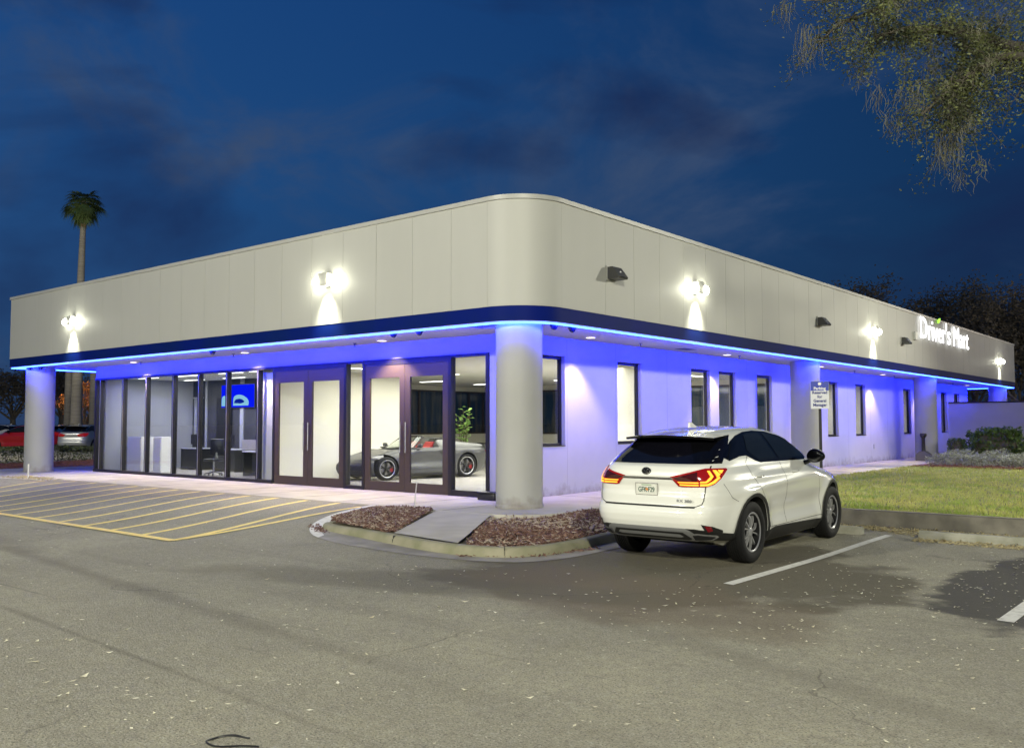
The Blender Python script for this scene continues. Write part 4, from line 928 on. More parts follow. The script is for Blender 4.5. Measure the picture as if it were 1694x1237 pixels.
    glow = [ob(q) for q in ([(.455,1.046),(.715,1.042),(.715,1.056),(.44,1.060)],[(.475,1.018),(.715,1.014),(.715,1.030),(.465,1.034)],
        [(.735,1.012),(.84,1.012),(.925,1.040),(1.00,1.095),(.985,1.115),(.90,1.062),(.83,1.036),(.735,1.036)],[(.735,1.046),(.82,1.046),(.875,1.075),(.91,1.115),(.86,1.18),(.825,1.18),(.868,1.115),(.81,1.064),(.735,1.062)],
        [(.90,1.185),(.945,1.185),(1.005,1.135),(.985,1.118),(.955,1.10),(.945,1.125)],[(.97,1.185),(1.05,1.180),(1.02,1.145),(.995,1.150)])]
    for s in (False, True):
        lp = patch('tail_light', lamp, 'obl', bv, .010, V_['lampred'], T, .03, mirror=s)
        if detail:
            patch('light_bar', glow, 'obl', bv, .016, V_['lampglow'], lp, .03, mirror=s)
            patch('smoked_lens', ob([(.37,1.10),(.46,1.066),(.70,1.066),(.70,1.17)]), 'obl', bv, .013, V_['lampdark'], lp, .03, mirror=s)
    hl = [(4.30,.86),(4.72,.74),(4.80,.80),(4.62,.88),(4.25,.96)]
    patch('headlight', hl, 'side', bv, .006, V_['headlight'], T, both=True)
    # lower trim, rear bumper, reflectors, exhausts
    patch('sill_cladding', [(1.44,.21),(1.47,.36),(1.75,.395),(2.3,.385),(3.42,.345),(3.46,.21)], 'side', bv, .006, V_['plastic'], T, both=True)
    def ring(cy): 
        o_ = []; 
        for i in range(22):
            a0 = R(-20+i*10); a1 = R(-20+(i+1)*10)
            o_.append([(cy+.434*math.cos(a0),.40+.434*math.sin(a0)),(cy+.478*math.cos(a0),.40+.478*math.sin(a0)),(cy+.478*math.cos(a1),.40+.478*math.sin(a1)),(cy+.434*math.cos(a1),.40+.434*math.sin(a1))])
        return o_
    for s in (False, True):
        for cy in (1.06, 3.88): patch('arch_trim', ring(cy), 'side', bv, .010, V_['plastic'], T, .06, mirror=s)
    patch('lower_bumper', [(-.80,.336),(-.85,.40),(-.80,.47),(-.62,.505),(.62,.505),(.80,.47),(.85,.40),(.80,.336)], 'rear', bv, .008, V_['plastic'], T)
    patch('lower_bumper_side', [(.34,.36),(.30,.44),(.50,.42),(.60,.37),(.60,.35)], 'side', bv, .008, V_['plastic'], T, both=True)
    patch('lower_bumper_corner', [(.55,.335),(.55,.455),(.88,.450),(1.05,.42),(1.12,.335)], 'obl', bv, .0075, V_['plastic'], T, both=True)
    if detail:
        tr = [(-.67,.372),(-.57,.485),(-.50,.512),(.50,.512),(.57,.485),(.67,.372),(.58,.350),(-.58,.350)]
        patch('diffuser_recess', [(-.55,.385),(-.47,.466),(.47,.466),(.55,.385),(.50,.368),(-.50,.368)], 'rear', bv, .0185, V_['plastic'], T)
        patch('diffuser_trim', tr, 'rear', bv, .016, V_['satin'], T)
        patch('diffuser_blade', [(-.46,.412),(-.42,.440),(.42,.440),(.46,.412),(.42,.398),(-.42,.398)], 'rear', bv, .020, V_['satin'], T)
        for s in (-1, 1):
            ex = patch('exhaust', [(.53,.448),(.62,.458),(.84,.425),(.87,.402),(.80,.362),(.58,.355)], 'obl', bv, .018, V_['tip'], T, mirror=(s < 0))
            patch('exhaust_opening', [(.565,.434),(.63,.440),(.81,.412),(.83,.402),(.78,.378),(.60,.372)], 'obl', bv, .024, V_['under'], ex, mirror=(s < 0))
            patch('bumper_reflector', [(.70,.545),(.775,.535),(.80,.48),(.74,.468)], 'obl', bv, .012, V_['reflector'], T, mirror=(s < 0))
            patch('bumper_slot', [(.66,.560),(.80,.53),(.92,.475),(.92,.44),(.80,.455),(.72,.458)], 'obl', bv, .007, V_['plastic'], T, mirror=(s < 0))
        # shut lines
        patch('tailgate_seam', rib([(-.72,1.24),(-.735,1.10),(-.72,.84),(-.70,.79),(-.63,.762),(.63,.762),(.70,.79),(.72,.84),(.735,1.10),(.72,1.24)], .010), 'rear', bv, .0022, V_['seam'], T)
        patch('tailgate_gap', rib([(-.63,.752),(.63,.752)], .012), 'rear', bv, .003, V_['seam'], T)
        patch('door_seam', rib([(1.42,1.60),(1.36,1.42),(1.10,1.25),(1.10,1.10),(1.30,.86),(1.52,.62),(1.56,.40)], .008)+rib([(2.10,1.61),(2.12,1.25),(2.10,1.0),(2.12,.42)], .008)+rib([(3.35,1.2),(3.30,1.0),(3.34,.70),(3.38,.38)], .008)+rib([(1.50,.402),(3.4,.40)], .007), 'side', bv, .0022, V_['seam'], T, both=True)
        patch('door_crease', [[(1.75,.60),(2.15,.50),(3.05,.53),(3.10,.518),(2.15,.486),(1.75,.588)]], 'side', bv, .004, paint, T, both=True)
        patch('bumper_seam', rib([(.40,1.03),(.52,.86),(.66,.80)], .006), 'side', bv, .0022, V_['seam'], T, both=True)
        patch('tailgate_strip', [(-.37,1.090),(-.34,1.108),(.34,1.108),(.37,1.090)], 'rear', bv, .012, V_['chrome'], T)
        patch('tailgate_shadow_gap', [(-.36,1.078),(-.36,1.089),(.36,1.089),(.36,1.078)], 'rear', bv, .004, V_['seam'], T)
        for s in (-1, 1):
            for cy in (1.30, 2.47):
                h = MB(); h.tube([(s*.0,-.105,0),(s*.024,-.07,0),(s*.032,0,.002),(s*.024,.07,0),(0,.105,0)], [.007,.012,.013,.012,.007], 8)
                hit = bv.ray_cast(Vector((s*3,cy,1.075)), Vector((-s,0,0)))[0]
                o_ = h.build('door_handle', paint, T, 60); o_.location = (hit.x, cy, 1.075)
        # plate, badge and lettering
        hit = bv.ray_cast(Vector((0,-3,.95)), Vector((0,1,0)))[0]
        pl = MB().bx(-.157,.157,-.012,0,-.078,.078,.003).build('number_plate', V_['chrome'], T); pl.location = (-.02, hit.y-.008, .952)
        MB().box(-.147,.147,-.0135,-.0125,-.066,.066).build('plate_face', mat('plate_face', (.62,.62,.56), .5), pl)
        o_, bb_ = text_mesh('plate_text', 'GFK F29', .085, mat('plate_green', (.05,.10,.07), .6), pl, .0005, 0, .82, .0018, 'CENTER', .92)
        o_.matrix_local = Matrix(((1,0,0,0),(0,0,-1,-.0145),(0,1,0,-.032),(0,0,0,1)))
        mb = MB(); mb.lathe([(0,0),(.017,0)], (.012,-.0142,-.002), 'y', 14); mb.lathe([(0,0),(.014,0)], (-.006,-.0144,.008), 'y', 12); mb.build('plate_orange', mat('plate_orange', (.55,.22,.05), .6), pl)
        MB().box(-.07,.07,-.014,-.0128,.045,.058).build('plate_header', mat('plate_header', (.25,.35,.22), .6), pl)
        hit = bv.ray_cast(Vector((-.02,-3,1.175)), Vector((0,1,0)))[0]
        bd = MB(); bd.lathe([(0,-.012),(.045,-.011),(.056,-.006),(.058,0)], axis='y', n=28); bo = bd.build('badge', V_['gloss'], T, 50); bo.location = (-.02, hit.y-.004, 1.175); bo.scale = (.86,1,1) if 0 else (.80,1,1.0); bo.rotation_euler = (0,0,0)
        bo.scale = (1.15,1,.82)
        rg_ = MB(); ringp = [(.050*math.cos(a),-.014,.040*math.sin(a)) for a in np.linspace(0,2*math.pi,29)]; rg_.tube(ringp, .0035, 6, cap=False); rg_.tube([(-.020,-.016,.022),(-.004,-.016,-.012),(.030,-.016,-.014)], .0055, 6); rg_.tube([(-.002,-.016,.004),(.030,-.016,.018)], .004, 6)
        q = rg_.build('badge_emblem', V_['chrome'], bo, 60)
        hit = bv.ray_cast(Vector((.48,-3,.835)), Vector((0,1,0)))[0]
        o_, bb_ = text_mesh('badge_text', 'RX 350', .045, V_['satin'], T, .003, 0, 1.35, .001, 'CENTER', 1.1)
        o_.matrix_local = Matrix(((1,0,0,.50),(0,0,-1,hit.y-.006),(0,1,0,.815),(0,0,0,1)))
        # mud: tow of the rear wiper under the spoiler
    # mirrors
    for s in (-1, 1):
        mb = MB(); bm = bmesh.new(); bmesh.ops.create_uvsphere(bm, u_segments=20, v_segments=14, radius=1)
        for v in bm.verts:
            x, y, z = v.co; y = min(y, .95) if y > 0 else max(y, -.55); v.co = (x*.135*(1-.12*z), y*.085, z*.098*(1-.22*(x*s)))
        vs = [tuple(v.co) for v in bm.verts]; fs = [[v.index for v in f.verts] for f in bm.faces]; bm.free(); mb.add(vs, fs)
        o_ = mb.build('door_mirror', V_['gloss'], T, 60); o_.location = (s*1.035, 2.95, 1.265); o_.rotation_euler = (0,0,-s*.15)
        a_ = MB(); a_.tube([(s*(-.17),-.02,-.10),(s*(-.10),0,-.075),(s*(-.02),0,-.05)], [.035,.028,.03], 8); a_.build('mirror_arm', V_['gloss'], o_, 60)
        c_ = MB(); c_.lathe([(.0,.09),(.06,.078),(.088,.05)], axis='y', n=20); q = c_.build('mirror_cap', paint, o_, 60); q.scale = (1.35,.85,1.0)
    for wy in (1.06, 3.88):
        for s in (-1, 1): make_wheel(T, s*.815, wy, .385, .385, .235, .245, 'twin', s)
    MB().box(-.62,.62,.55,4.5,.26,.60).build('chassis', V_['under'], T)
    return T

yawR = R(0.3)
zr_ = gz(4.3,-2.05); zf_ = gz(4.3,.8)
# the gently sloping bay tips the car nose up by a fraction of a degree
suv((4.27,-3.12,zr_-.01), yawR, 'pearl white crossover parked nose in beside the corner column, tail lights lit', V_['pearl'], None, True, math.atan2(zf_-zr_, 2.82))

# ---- the grey convertible inside the showroom
def sports_car():
    T = empty('sports_car', (-8.7,8.25,.012), R(168), 'satin grey open top sports car with red seats standing inside the showroom', 'car')
    yr = itp([(.10,.35),(.18,.14),(.30,.05),(.50,.02),(.72,.0),(.86,.0),(.92,.03),(.96,.12),(1.00,.42),(1.04,.85),(1.09,1.22),(1.13,1.40),(1.16,1.5)], .012)
    yf = itp([(.10,4.35),(.16,4.52),(.30,4.60),(.42,4.60),(.50,4.54),(.58,4.36),(.66,4.06),(.74,3.70),(.80,3.38),(.84,3.05),(.875,2.9),(.89,1.95),(.96,1.93),(1.04,1.9),(1.1,1.85),(1.16,1.72)], .010)
    W = itp([(.10,.84),(.18,.93),(.35,.95),(.55,.955),(.70,.965),(.80,.955),(.88,.915),(.95,.87),(1.0,.80),(1.06,.70),(1.12,.58),(1.16,.44)], .015)
    nr = itp([(.1,5),(.7,6),(.95,5),(1.16,3)], .05); nf = itp([(.1,3.4),(.6,2.7),(.85,2.6),(.9,6),(1.16,5)], .02)
    def deform(x, y, z):
        for wy, a in ((.95,.035),(3.67,.02)):
            if x > .4: x += a*math.exp(-(math.hypot(y-wy, z-.38)-.42)**2/.018)
        if x > .5: x -= .07*ss((y-1.5)/.4)*(1-ss((y-2.9)/.5))*math.exp(-((z-.52)/.16)**2)
        if y > 3.0 and z > .55 and x < .8: z += .05*math.exp(-((x-.72)/.16)**2)*ss((y-3.0)/.3)*(1-ss((y-4.2)/.3))
        return x, y, z
    V, F = slice_body(list(np.linspace(.10,1.16,100)), yr, yf, W, nr, nf, 2.4, 130, deform); bv = bvh_of(V, F)
    me = bpy.data.meshes.new('body'); me.from_pydata(V, [], F); me.materials.append(V_['gray']); me.materials.append(V_['under']); me.update()
    body = bpy.data.objects.new('body', me); col.objects.link(body)
    cut = bmesh.new()
    for wy, r_ in ((.95,.385),(3.67,.37)):
        for s in (-1, 1): bmesh.ops.create_cone(cut, cap_ends=True, segments=48, radius1=r_, radius2=r_, depth=.56, matrix=Matrix.Translation((s*.92, wy, .35))@Matrix.Rotation(math.pi/2, 4, 'Y'))
    cm = bpy.data.meshes.new('c'); cut.to_mesh(cm); cut.free(); cm.materials.append(V_['gray']); cm.materials.append(V_['under']); cm.polygons.foreach_set('material_index', [1]*len(cm.polygons))
    cobj = bpy.data.objects.new('c', cm); col.objects.link(cobj)
    md = body.modifiers.new('b', 'BOOLEAN'); md.operation = 'DIFFERENCE'; md.object = cobj; md.solver = 'EXACT'
    dg = bpy.context.evaluated_depsgraph_get(); dg.update(); nm = bpy.data.meshes.new_from_object(body.evaluated_get(dg)); body.modifiers.clear(); body.data = nm
    bpy.data.objects.remove(cobj); body.parent = T; smooth(body, 38)
    patch('side_intake', [(1.45,.55),(1.60,.86),(1.98,.80),(1.72,.70),(1.62,.45)], 'side', bv, .006, V_['plastic'], T, both=True)
    patch('door_seam', rib([(1.75,.92),(1.70,.60),(1.85,.30),(3.0,.28),(3.12,.55),(2.98,.86)], .008), 'side', bv, .003, V_['seam'], T, both=True)
    patch('side_skirt', [(1.40,.10),(1.40,.17),(3.25,.17),(3.25,.10)], 'side', bv, .006, V_['plastic'], T, both=True)
    patch('headlight', [(3.72,.62),(4.02,.56),(4.12,.60),(3.95,.66),(3.70,.70)], 'side', bv, .006, V_['headlight'], T, both=True)
    patch('front_intake', [(4.05,.16),(4.10,.40),(4.45,.42),(4.50,.16)], 'side', bv, .006, V_['plastic'], T, both=True)
    patch('grille', [(-.70,.15),(-.78,.38),(-.45,.44),(.45,.44),(.78,.38),(.70,.15)], 'front', bv, .006, V_['plastic'], T)
    patch('tail_panel', [(-.75,.62),(-.75,.80),(.75,.80),(.75,.62)], 'rear', bv, .005, V_['plastic'], T)
    patch('tail_light', [(-.80,.68),(-.82,.78),(-.45,.78),(-.48,.68)], 'rear', bv, .008, V_['lampred'], T, both=True)
    # windscreen: raked glass with a dark frame
    n = 11; lo = []; hi = []
    for i in range(n):
        u = -1+2*i/(n-1); lo.append((.72*u, 3.05-.34*abs(u)**2.2, .865)); hi.append((.56*u, 2.42-.16*abs(u)**2.2, 1.205))
    g = MB(); g.add(lo+hi, [(i,i+1,n+i+1,n+i) for i in range(n-1)]); w_ = g.build('windscreen', V_['wsglass'], T, 60)
    f = MB(); f.tube(hi, .022, 8); f.tube([lo[0],hi[0]], .024, 8); f.tube([lo[-1],hi[-1]], .024, 8); f.tube(lo, .015, 6); f.build('windscreen_frame', V_['gloss'], w_, 60)
    for s in (-1, 1):
        MB().bx(s*.38-.24, s*.38+.24, 1.95, 2.45, .72, .90, .05).build('seat', V_['redleather'], T, 50)
        b = MB(); b.prism([(1.93,.80),(1.80,1.00),(1.85,1.06),(1.92,1.04),(2.08,.82)], s*.38-.21, s*.38+.21, 'x'); b.build('seat_back', V_['redleather'], T)
        h = MB(); h.tube([(s*.80,2.62,.91),(s*.90,2.60,.93)], .02, 6); h.build('mirror_arm', V_['gray'], T)
        bm_ = MB(); bm_.bx(-.10,.10,-.04,.04,-.055,.055,.03); q = bm_.build('door_mirror', V_['gray'], T, 50); q.location = (s*.97,2.62,.95)
    MB().bx(-.66,.66,1.95,2.75,.70,.886,.01).build('cockpit', V_['plastic'], T)
    MB().bx(-.72,.72,2.62,2.95,.86,.90,.02).build('dashboard', V_['plastic'], T, 40)
    sp = MB(); sp.prism([(.0,.95),(.02,.985),(.22,.975),(.24,.955)], -.86, .86, 'x'); sp.build('tail_spoiler', V_['gloss'], T)
    for s in (-1, 1):
        b = MB(); b.prism([(1.45,1.10),(1.62,1.155),(1.84,1.14),(1.95,.95),(1.55,.95)], s*.42-.16, s*.42+.16, 'x'); b.build('headrest_fairing', V_['gloss'], T, 30)
        make_wheel(T, s*.81, .95, .345, .345, .29, .255, 'split', s); make_wheel(T, s*.83, 3.67, .325, .325, .24, .245, 'split', s)
V_['wsglass'] = glass('windscreen_glass', (.62,.68,.66), 2.0)
V_['redleather'] = mat('red_leather', (.26,.014,.014), .5)
sports_car()

# ---- cars parked beyond the planting on the left
def far_car(px, d, ang, *a):
    c = at(px, 725, d); f_ = Vector((-math.sin(R(ang)), math.cos(R(ang)))); suv((c[0]-f_.x*2.4, c[1]-f_.y*2.4, -.14), R(ang), *a)
far_car(42,57,131,'dark red crossover parked beyond the hedge, seen on both sides of the far left column', V_['red'], 'cars parked beyond the far left column', False)
far_car(143,55,44,'silver crossover seen from behind, parked beyond the palm trunk at the left', V_['silver'], 'cars parked beyond the far left column', False)
far_car(112,61,60,'dark crossover parked between the red and the silver ones at the left', V_['dark'], 'cars parked beyond the far left column', False)
far_car(-6,70,125,'white crossover at the far left edge, standing behind the red one', V_['white'], 'cars parked beyond the far left column', False)

# ================================================================== LOT LAMPS (outside the frame; they light the lot, some are added helpers)
def lot_lamp(x, y, h, target, power, colr, label, spread=150, size=.5):
    T = empty('street_lamp', (x,y,-.16), 0, label, 'street lamp', 'tall lot lamps around the car park')
    MB().lathe([(0,.8),(.30,.8),(.30,0)], n=20).build('footing', M['concrete'], T)
    MB().tube([(0,0,.8),(0,0,h)], [.10,.07], 10).build('pole', M['housing'], T, 60)
    d = Vector((target[0]-x, target[1]-y, 0)).normalized()
    hd = MB(); hd.tube([(0,0,h-.1),(d.x*.7,d.y*.7,h)], .04, 8); hd.build('arm', M['housing'], T)
    b = MB(); b.bx(-.3,.3,-.22,.22,-.06,.08,.03); q = b.build('lamp_head', M['housing'], T, 40); q.location = (d.x*.95,d.y*.95,h); q.rotation_euler = (0,0,math.atan2(d.y,d.x))
    MB().box(-.24,.24,-.16,.16,-.068,-.0605).build('lens', emis('lot_lamp_lens', (1,.97,.85), 30), q)
    l = light('lot_lamp_light', 'SPOT', (d.x*.95, d.y*.95, h-.12), power, colr, T, spot_size=R(spread), spot_blend=.5, shadow_soft_size=size)
    v = Vector(target)-Vector((x+d.x*.95,y+d.y*.95,h-.28)); l.rotation_euler = v.to_track_quat('-Z','Y').to_euler()
lot_lamp(21,-21,9.5,(2,-1,0),PW['lot_right'],(1,.975,.78),'tall lot lamp behind the camera on the right')
lot_lamp(-5,-27,9.5,(-6,-2,0),PW['lot_left'],(1,.975,.82),'tall lot lamp across the drive aisle from the glass doors')
lot_lamp(-36,-2,8.5,(-47,14,0),4500,(1,.93,.75),'added unseen lamp brightening the parked cars at the far left')  # helper lamp added to lighten the parked cars and ground there
lot_lamp(19,25,9.5,(7,9,0),PW['lot_side'],(1,.975,.80),'tall lot lamp beside the lawn outside the right edge',125)
lot_lamp(20,74,10,(-6,66,9),6000,(1,.86,.68),'added unseen lamp behind the building brightening the bare trees',160)  # helper lamp added out of view so the far trees show
lot_lamp(22,30,9,(4,37,1),4200,(1,.94,.80),'added unseen lamp brightening the garden wall at the far right')  # added out of view to throw white light on the garden wall

# ================================================================== VEGETATION
def leaves(name, C, size, m, parent=None, n_each=1, aspect=.45, droop=0.0, up=0.0, seed=1):
    g_ = np.random.default_rng(seed); n = len(C); C = np.asarray(C)
    a = g_.normal(size=(n,3)); a[:,2] = a[:,2]*.6-droop; a /= np.linalg.norm(a,axis=1)[:,None]
    b = g_.normal(size=(n,3)); b -= (b*a).sum(1)[:,None]*a; b /= np.linalg.norm(b,axis=1)[:,None]
    L = (size*g_.uniform(.6,1.35,n))[:,None] if np.ndim(size) == 0 else size[:,None]
    P = np.stack([C-a*L*.5, C+b*L*aspect*.5, C+a*L*.5, C-b*L*aspect*.5], 1).reshape(-1,3)
    F = np.arange(4*n).reshape(-1,4); return np_mesh(name, P, F, m, parent)
F_ = {}
F_['bark'] = mat('bark', (.10,.085,.065), .95, c2=(.17,.15,.12), ns=9, bump=.7, bs=18, stretch=(1,1,.3))
F_['barkpale'] = mat('pale_bark', (.26,.23,.18), .9, c2=(.16,.14,.11), ns=6, bump=.6, bs=16)
F_['palmbark'] = mat('palm_bark', (.24,.225,.19), .9, c2=(.17,.155,.13), ns=4, bump=.5, bs=12, stretch=(.4,.4,5))
F_['oak'] = mat('oak_leaf', (.028,.036,.014), .6, c2=(.10,.115,.03), ns=2.4, lo=.42, hi=.62)
F_['oakdark'] = mat('bare_crown', (.085,.075,.055), .85, c2=(.15,.125,.085), ns=.4)
F_['moss'] = mat('hanging_moss', (.13,.125,.09), .95, c2=(.06,.058,.04), ns=3)
F_['palm'] = mat('palm_frond', (.045,.085,.025), .6, c2=(.08,.11,.03), ns=3)
F_['bush'] = mat('bush_leaf', (.04,.08,.018), .4, c2=(.14,.22,.045), ns=6)
F_['grey'] = mat('grey_leaf', (.40,.42,.36), .8, c2=(.20,.22,.16), ns=6)
F_['hedge'] = mat('hedge_leaf', (.10,.12,.04), .6, c2=(.06,.08,.025), ns=4)
F_['grass'] = mat('grass_blade', (.27,.37,.06), .7, c2=(.50,.48,.14), ns=1.1, nd_=8, lo=.38, hi=.6)
F_['grassdry'] = mat('dry_blade', (.42,.40,.17), .8)
F_['chip'] = mat('mulch_chip', (.10,.045,.035), .9, c2=(.27,.16,.12), ns=26, lo=.4, hi=.6)
F_['chippale'] = mat('mulch_chip_pale', (.42,.34,.27), .9)
F_['chipred'] = mat('mulch_red', (.17,.05,.03), .9, c2=(.26,.12,.08), ns=20)
F_['fallen'] = mat('fallen_leaf', (.88,.86,.72), .8, c2=(.62,.55,.36), ns=7)
F_['straw'] = mat('leaf_litter', (.50,.44,.26), .9, c2=(.30,.24,.12), ns=14)
F_['orange'] = mat('lit_autumn_leaf', (.35,.14,.04), .7, c2=(.5,.25,.06), ns=1.3)

# lawn blades
n = 52000
ax = .32+rng.uniform(0,1,n)**1.25*13; ay = 2.66+rng.uniform(0,1,n)**1.5*20
def blades(X, Y, h0, h1, wd, m, name, zoff=0):
    n = len(X); Z = np.array([lz(x,y) for x, y in zip(X,Y)])-.02+zoff; h = rng.uniform(h0,h1,n); a = rng.uniform(0,6.28,n); lx = rng.normal(0,.55,n)*h; ly = rng.normal(0,.55,n)*h
    P = np.stack([np.stack([X-np.cos(a)*wd,Y-np.sin(a)*wd,Z],1), np.stack([X+np.cos(a)*wd,Y+np.sin(a)*wd,Z],1), np.stack([X+lx,Y+ly,Z+h],1)],1).reshape(-1,3)
    return np_mesh(name, P, np.arange(3*n).reshape(-1,3), m)
tag(blades(ax, ay, .03, .085, .011, F_['grass'], 'grass'), kind='stuff')
k = rng.uniform(0,1,n) < .16
tag(blades(ax[k]+.02, ay[k]+.02, .03, .08, .010, F_['grassdry'], 'dry_grass'), kind='stuff')

def in_poly(x, y, poly):
    c = False; n = len(poly); j = n-1
    for i in range(n):
        if (poly[i][1] > y) != (poly[j][1] > y) and x < (poly[j][0]-poly[i][0])*(y-poly[i][1])/(poly[j][1]-poly[i][1])+poly[i][0]: c = not c
        j = i
    return c
def chips(name, poly, n, zf, hump, m, s0=.035, s1=.11, seed=3, kind='stuff', flat=.35):
    g_ = np.random.default_rng(seed); X = [p[0] for p in poly]; Y = [p[1] for p in poly]; P = []; F = []
    c = 0
    while c < n:
        x, y = g_.uniform(min(X),max(X)), g_.uniform(min(Y),max(Y))
        if not in_poly(x,y,poly): continue
        z = zf(x,y)+g_.uniform(0,hump); L, w2 = g_.uniform(s0,s1), g_.uniform(.010,.024); a = g_.uniform(0,6.28)
        d = np.array([math.cos(a),math.sin(a),g_.normal(0,flat)]); q = np.array([-math.sin(a),math.cos(a),g_.normal(0,flat)]); o = np.array([x,y,z]); t = np.array([0,0,.006])
        v = [o-d*L/2-q*w2/2, o+d*L/2-q*w2*.3, o+d*L/2+q*w2/2, o-d*L/2+q*w2*.4]; b = len(P); P += v+[k_+t for k_ in v]
        F += [(b+4,b+5,b+6,b+7),(b,b+1,b+5,b+4),(b+1,b+2,b+6,b+5),(b+2,b+3,b+7,b+6),(b+3,b,b+4,b+7)]; c += 1
    o = np_mesh(name, P, F, m); tag(o, kind=kind); return o
bedL = [(-3.08,-.78),(-1.68,-.78),(.02,-3.32)]+[k for k in kin if k[0] < .02][::-1]+[(-2.0,-2.85),(-2.5,-2.0),(-2.88,-1.3)]
bedR = [(1.68,-3.58)]+[k for k in kin if k[0] > 1.75]+[(.50,2.40),(.48,.0),(-.1,-.78),(-.24,-.80)]
hL = lambda x, y: -.04+.05*math.sin(min(1,max(0,(x+3.1)/3))*math.pi)
chips('mulch', bedL, 4600, hL, .035, F_['chip'], seed=4); chips('mulch', bedL, 900, hL, .045, F_['chippale'], seed=5)
chips('mulch', bedR, 8200, lambda x,y: -.07+.03*math.sin(y*2), .05, F_['chip'], seed=6); chips('mulch', bedR, 1300, lambda x,y: -.05, .05, F_['chippale'], seed=8)
chips('mulch', [(-18.9,-1.55),(-16.3,-1.3),(-17.0,-.76),(-19.0,-.76)], 500, gz, .05, F_['straw'], seed=9)
bedW = [(-19.2,-1.7),(-16.2,-1.35),(-16.9,-.73),(-24.5,-.73),(-24.5,-2.2)]
sheet('bed_kerb', bedW, M['walk'], .02)
# leaf litter in front of the lawn kerb
chips('leaf_litter', [(2.75,2.1),(4.8,2.0),(12,2.0),(12,2.49),(2.75,2.49)], 2600, lambda x,y: gz(x,y), .03, F_['straw'], .03, .08, seed=11)
chips('leaf_litter', [(5.9,1.60),(12,1.60),(12,2.1),(5.4,2.1)], 700, lambda x,y: gz(x,y), .015, F_['straw'], .03, .07, seed=12)
chips('leaf_litter', [(6.2,1.05),(12,.9),(12,1.38),(6.2,1.38)], 1300, lambda x,y: gz(x,y), .02, F_['straw'], .03, .08, seed=13)
chips('leaf_litter', [(-2.1,-3.1),(-1.7,-3.3),(-1.2,-3.55),(-1.6,-3.62),(-2.2,-3.2)], 60, lambda x,y: gz(x,y)+.006, .015, F_['chip'], seed=14)
chips('leaf_litter', [(1.9,-4.02),(2.75,-3.5),(3.0,-2.2),(2.85,-2.2),(2.6,-3.4),(1.9,-3.9)], 120, lambda x,y: gz(x,y)+.006, .012, F_['chip'], seed=15)
# fallen leaves on the asphalt
def fallen(n, box, seed, s0=.016, s1=.062, cl=None):
    g_ = np.random.default_rng(seed); P = []; F = []
    for i in range(n):
        if cl is not None: x, y = g_.normal(cl[0],cl[2]), g_.normal(cl[1],cl[3])
        else: x, y = g_.uniform(box[0],box[1]), g_.uniform(box[2],box[3])
        if (-3.6 < x < 3.2 and y > -4.4) or y > 2.3 or (3.2 < x < 5.3 and -3.0 < y) or y > -.9 and x < 3: continue
        z = gz(x,y)+.004; L = g_.uniform(s0,s1)*(1 if g_.uniform() < .85 else 1.5); w2 = L*g_.uniform(.25,.42); a = g_.uniform(0,6.28); c_ = g_.uniform(.1,.5)*L
        d = np.array([math.cos(a),math.sin(a),0]); q = np.array([-math.sin(a),math.cos(a),0]); o = np.array([x,y,z]); up = np.array([0,0,1.0]); tl = g_.uniform(-.1,.5)
        b = len(P); P += [o-d*L/2+up*c_*.6, o-q*w2/2+up*(c_*.3+.0), o+up*.002, o+q*w2/2+up*(c_*.5*max(tl,0)+.004), o+d*L/2+up*c_*.5]
        F += [(b,b+1,b+2),(b,b+2,b+3),(b+1,b+4,b+2),(b+2,b+4,b+3)]
    return P, F
P, F = [], []
for args in ((1100,(-12,13,-13,1.5),21),(350,(2,11,-12,-4),22),(260,None,23,.02,.05,(7.4,-2.6,.9,1.3)),(200,None,24,.02,.05,(8.6,-1.5,.8,1.3)),(120,None,25,.02,.05,(6.4,-5.2,1.6,.5)),(70,None,26,.03,.07,(2.8,-10.2,1.0,.5)),(220,(4.5,10,-11,-7),27,.014,.03)):
    p_, f_ = fallen(*args); b = len(P); P += p_; F += [tuple(i+b for i in q) for q in f_]
tag(np_mesh('fallen_leaves', P, F, F_['fallen']), kind='stuff')

def rand_in(n, c, r, seed, shell=.5, fl=1):
    g_ = np.random.default_rng(seed); a = g_.normal(size=(n,3)); a /= np.linalg.norm(a,axis=1)[:,None]; t = g_.uniform(shell,1,n)**.6
    return np.array(c)+a*t[:,None]*np.array(r)
def clump_shape(P, c, seed, amp=.25, f=3.0):
    g_ = np.random.default_rng(seed); ph = g_.uniform(0,6.28,(4,3)); d = P-np.array(c)
    k = 1+amp*sum(np.sin(d[:,0]*f*(1+i*.6)+ph[i,0])*np.sin(d[:,1]*f*(1+i*.6)+ph[i,1])*np.cos(d[:,2]*f*(1+i*.6)+ph[i,2]) for i in range(4))
    return np.array(c)+d*k[:,None]
def boxy(n, c, r, seed, e=5):
    g_ = np.random.default_rng(seed); a = g_.uniform(-1,1,(n*3,3)); q = (np.abs(a)**e).sum(1)**(1/e); a = a/q[:,None]; a = a[:n]*g_.uniform(.72,1,n)[:,None]
    return np.array(c)+a*np.array(r)
T = empty('bush', (1.90,28.4,0), 0, 'large clipped green bush standing before the far garden wall', 'bush')
C = clump_shape(boxy(3600, (0,0,.72), (1.02,.6,.62), 31), (0,0,.72), 3, .17, 3.2); leaves('foliage', C, .15, F_['bush'], T, aspect=.5, seed=2)
mb = MB()
for i in range(6): mb.tube([(.1*i-.25,0,0),(.3*i-.75,.1*(-1)**i,.6)], [.03,.015], 6)
mb.build('stem', F_['bark'], T)
MB().lathe([(0,1.2),(.6,1.15),(.95,.8),(.95,.4),(.6,.15),(0,.1)], n=20).build('inner_twigs', F_['bark'], T).scale = (.9,.5,1)
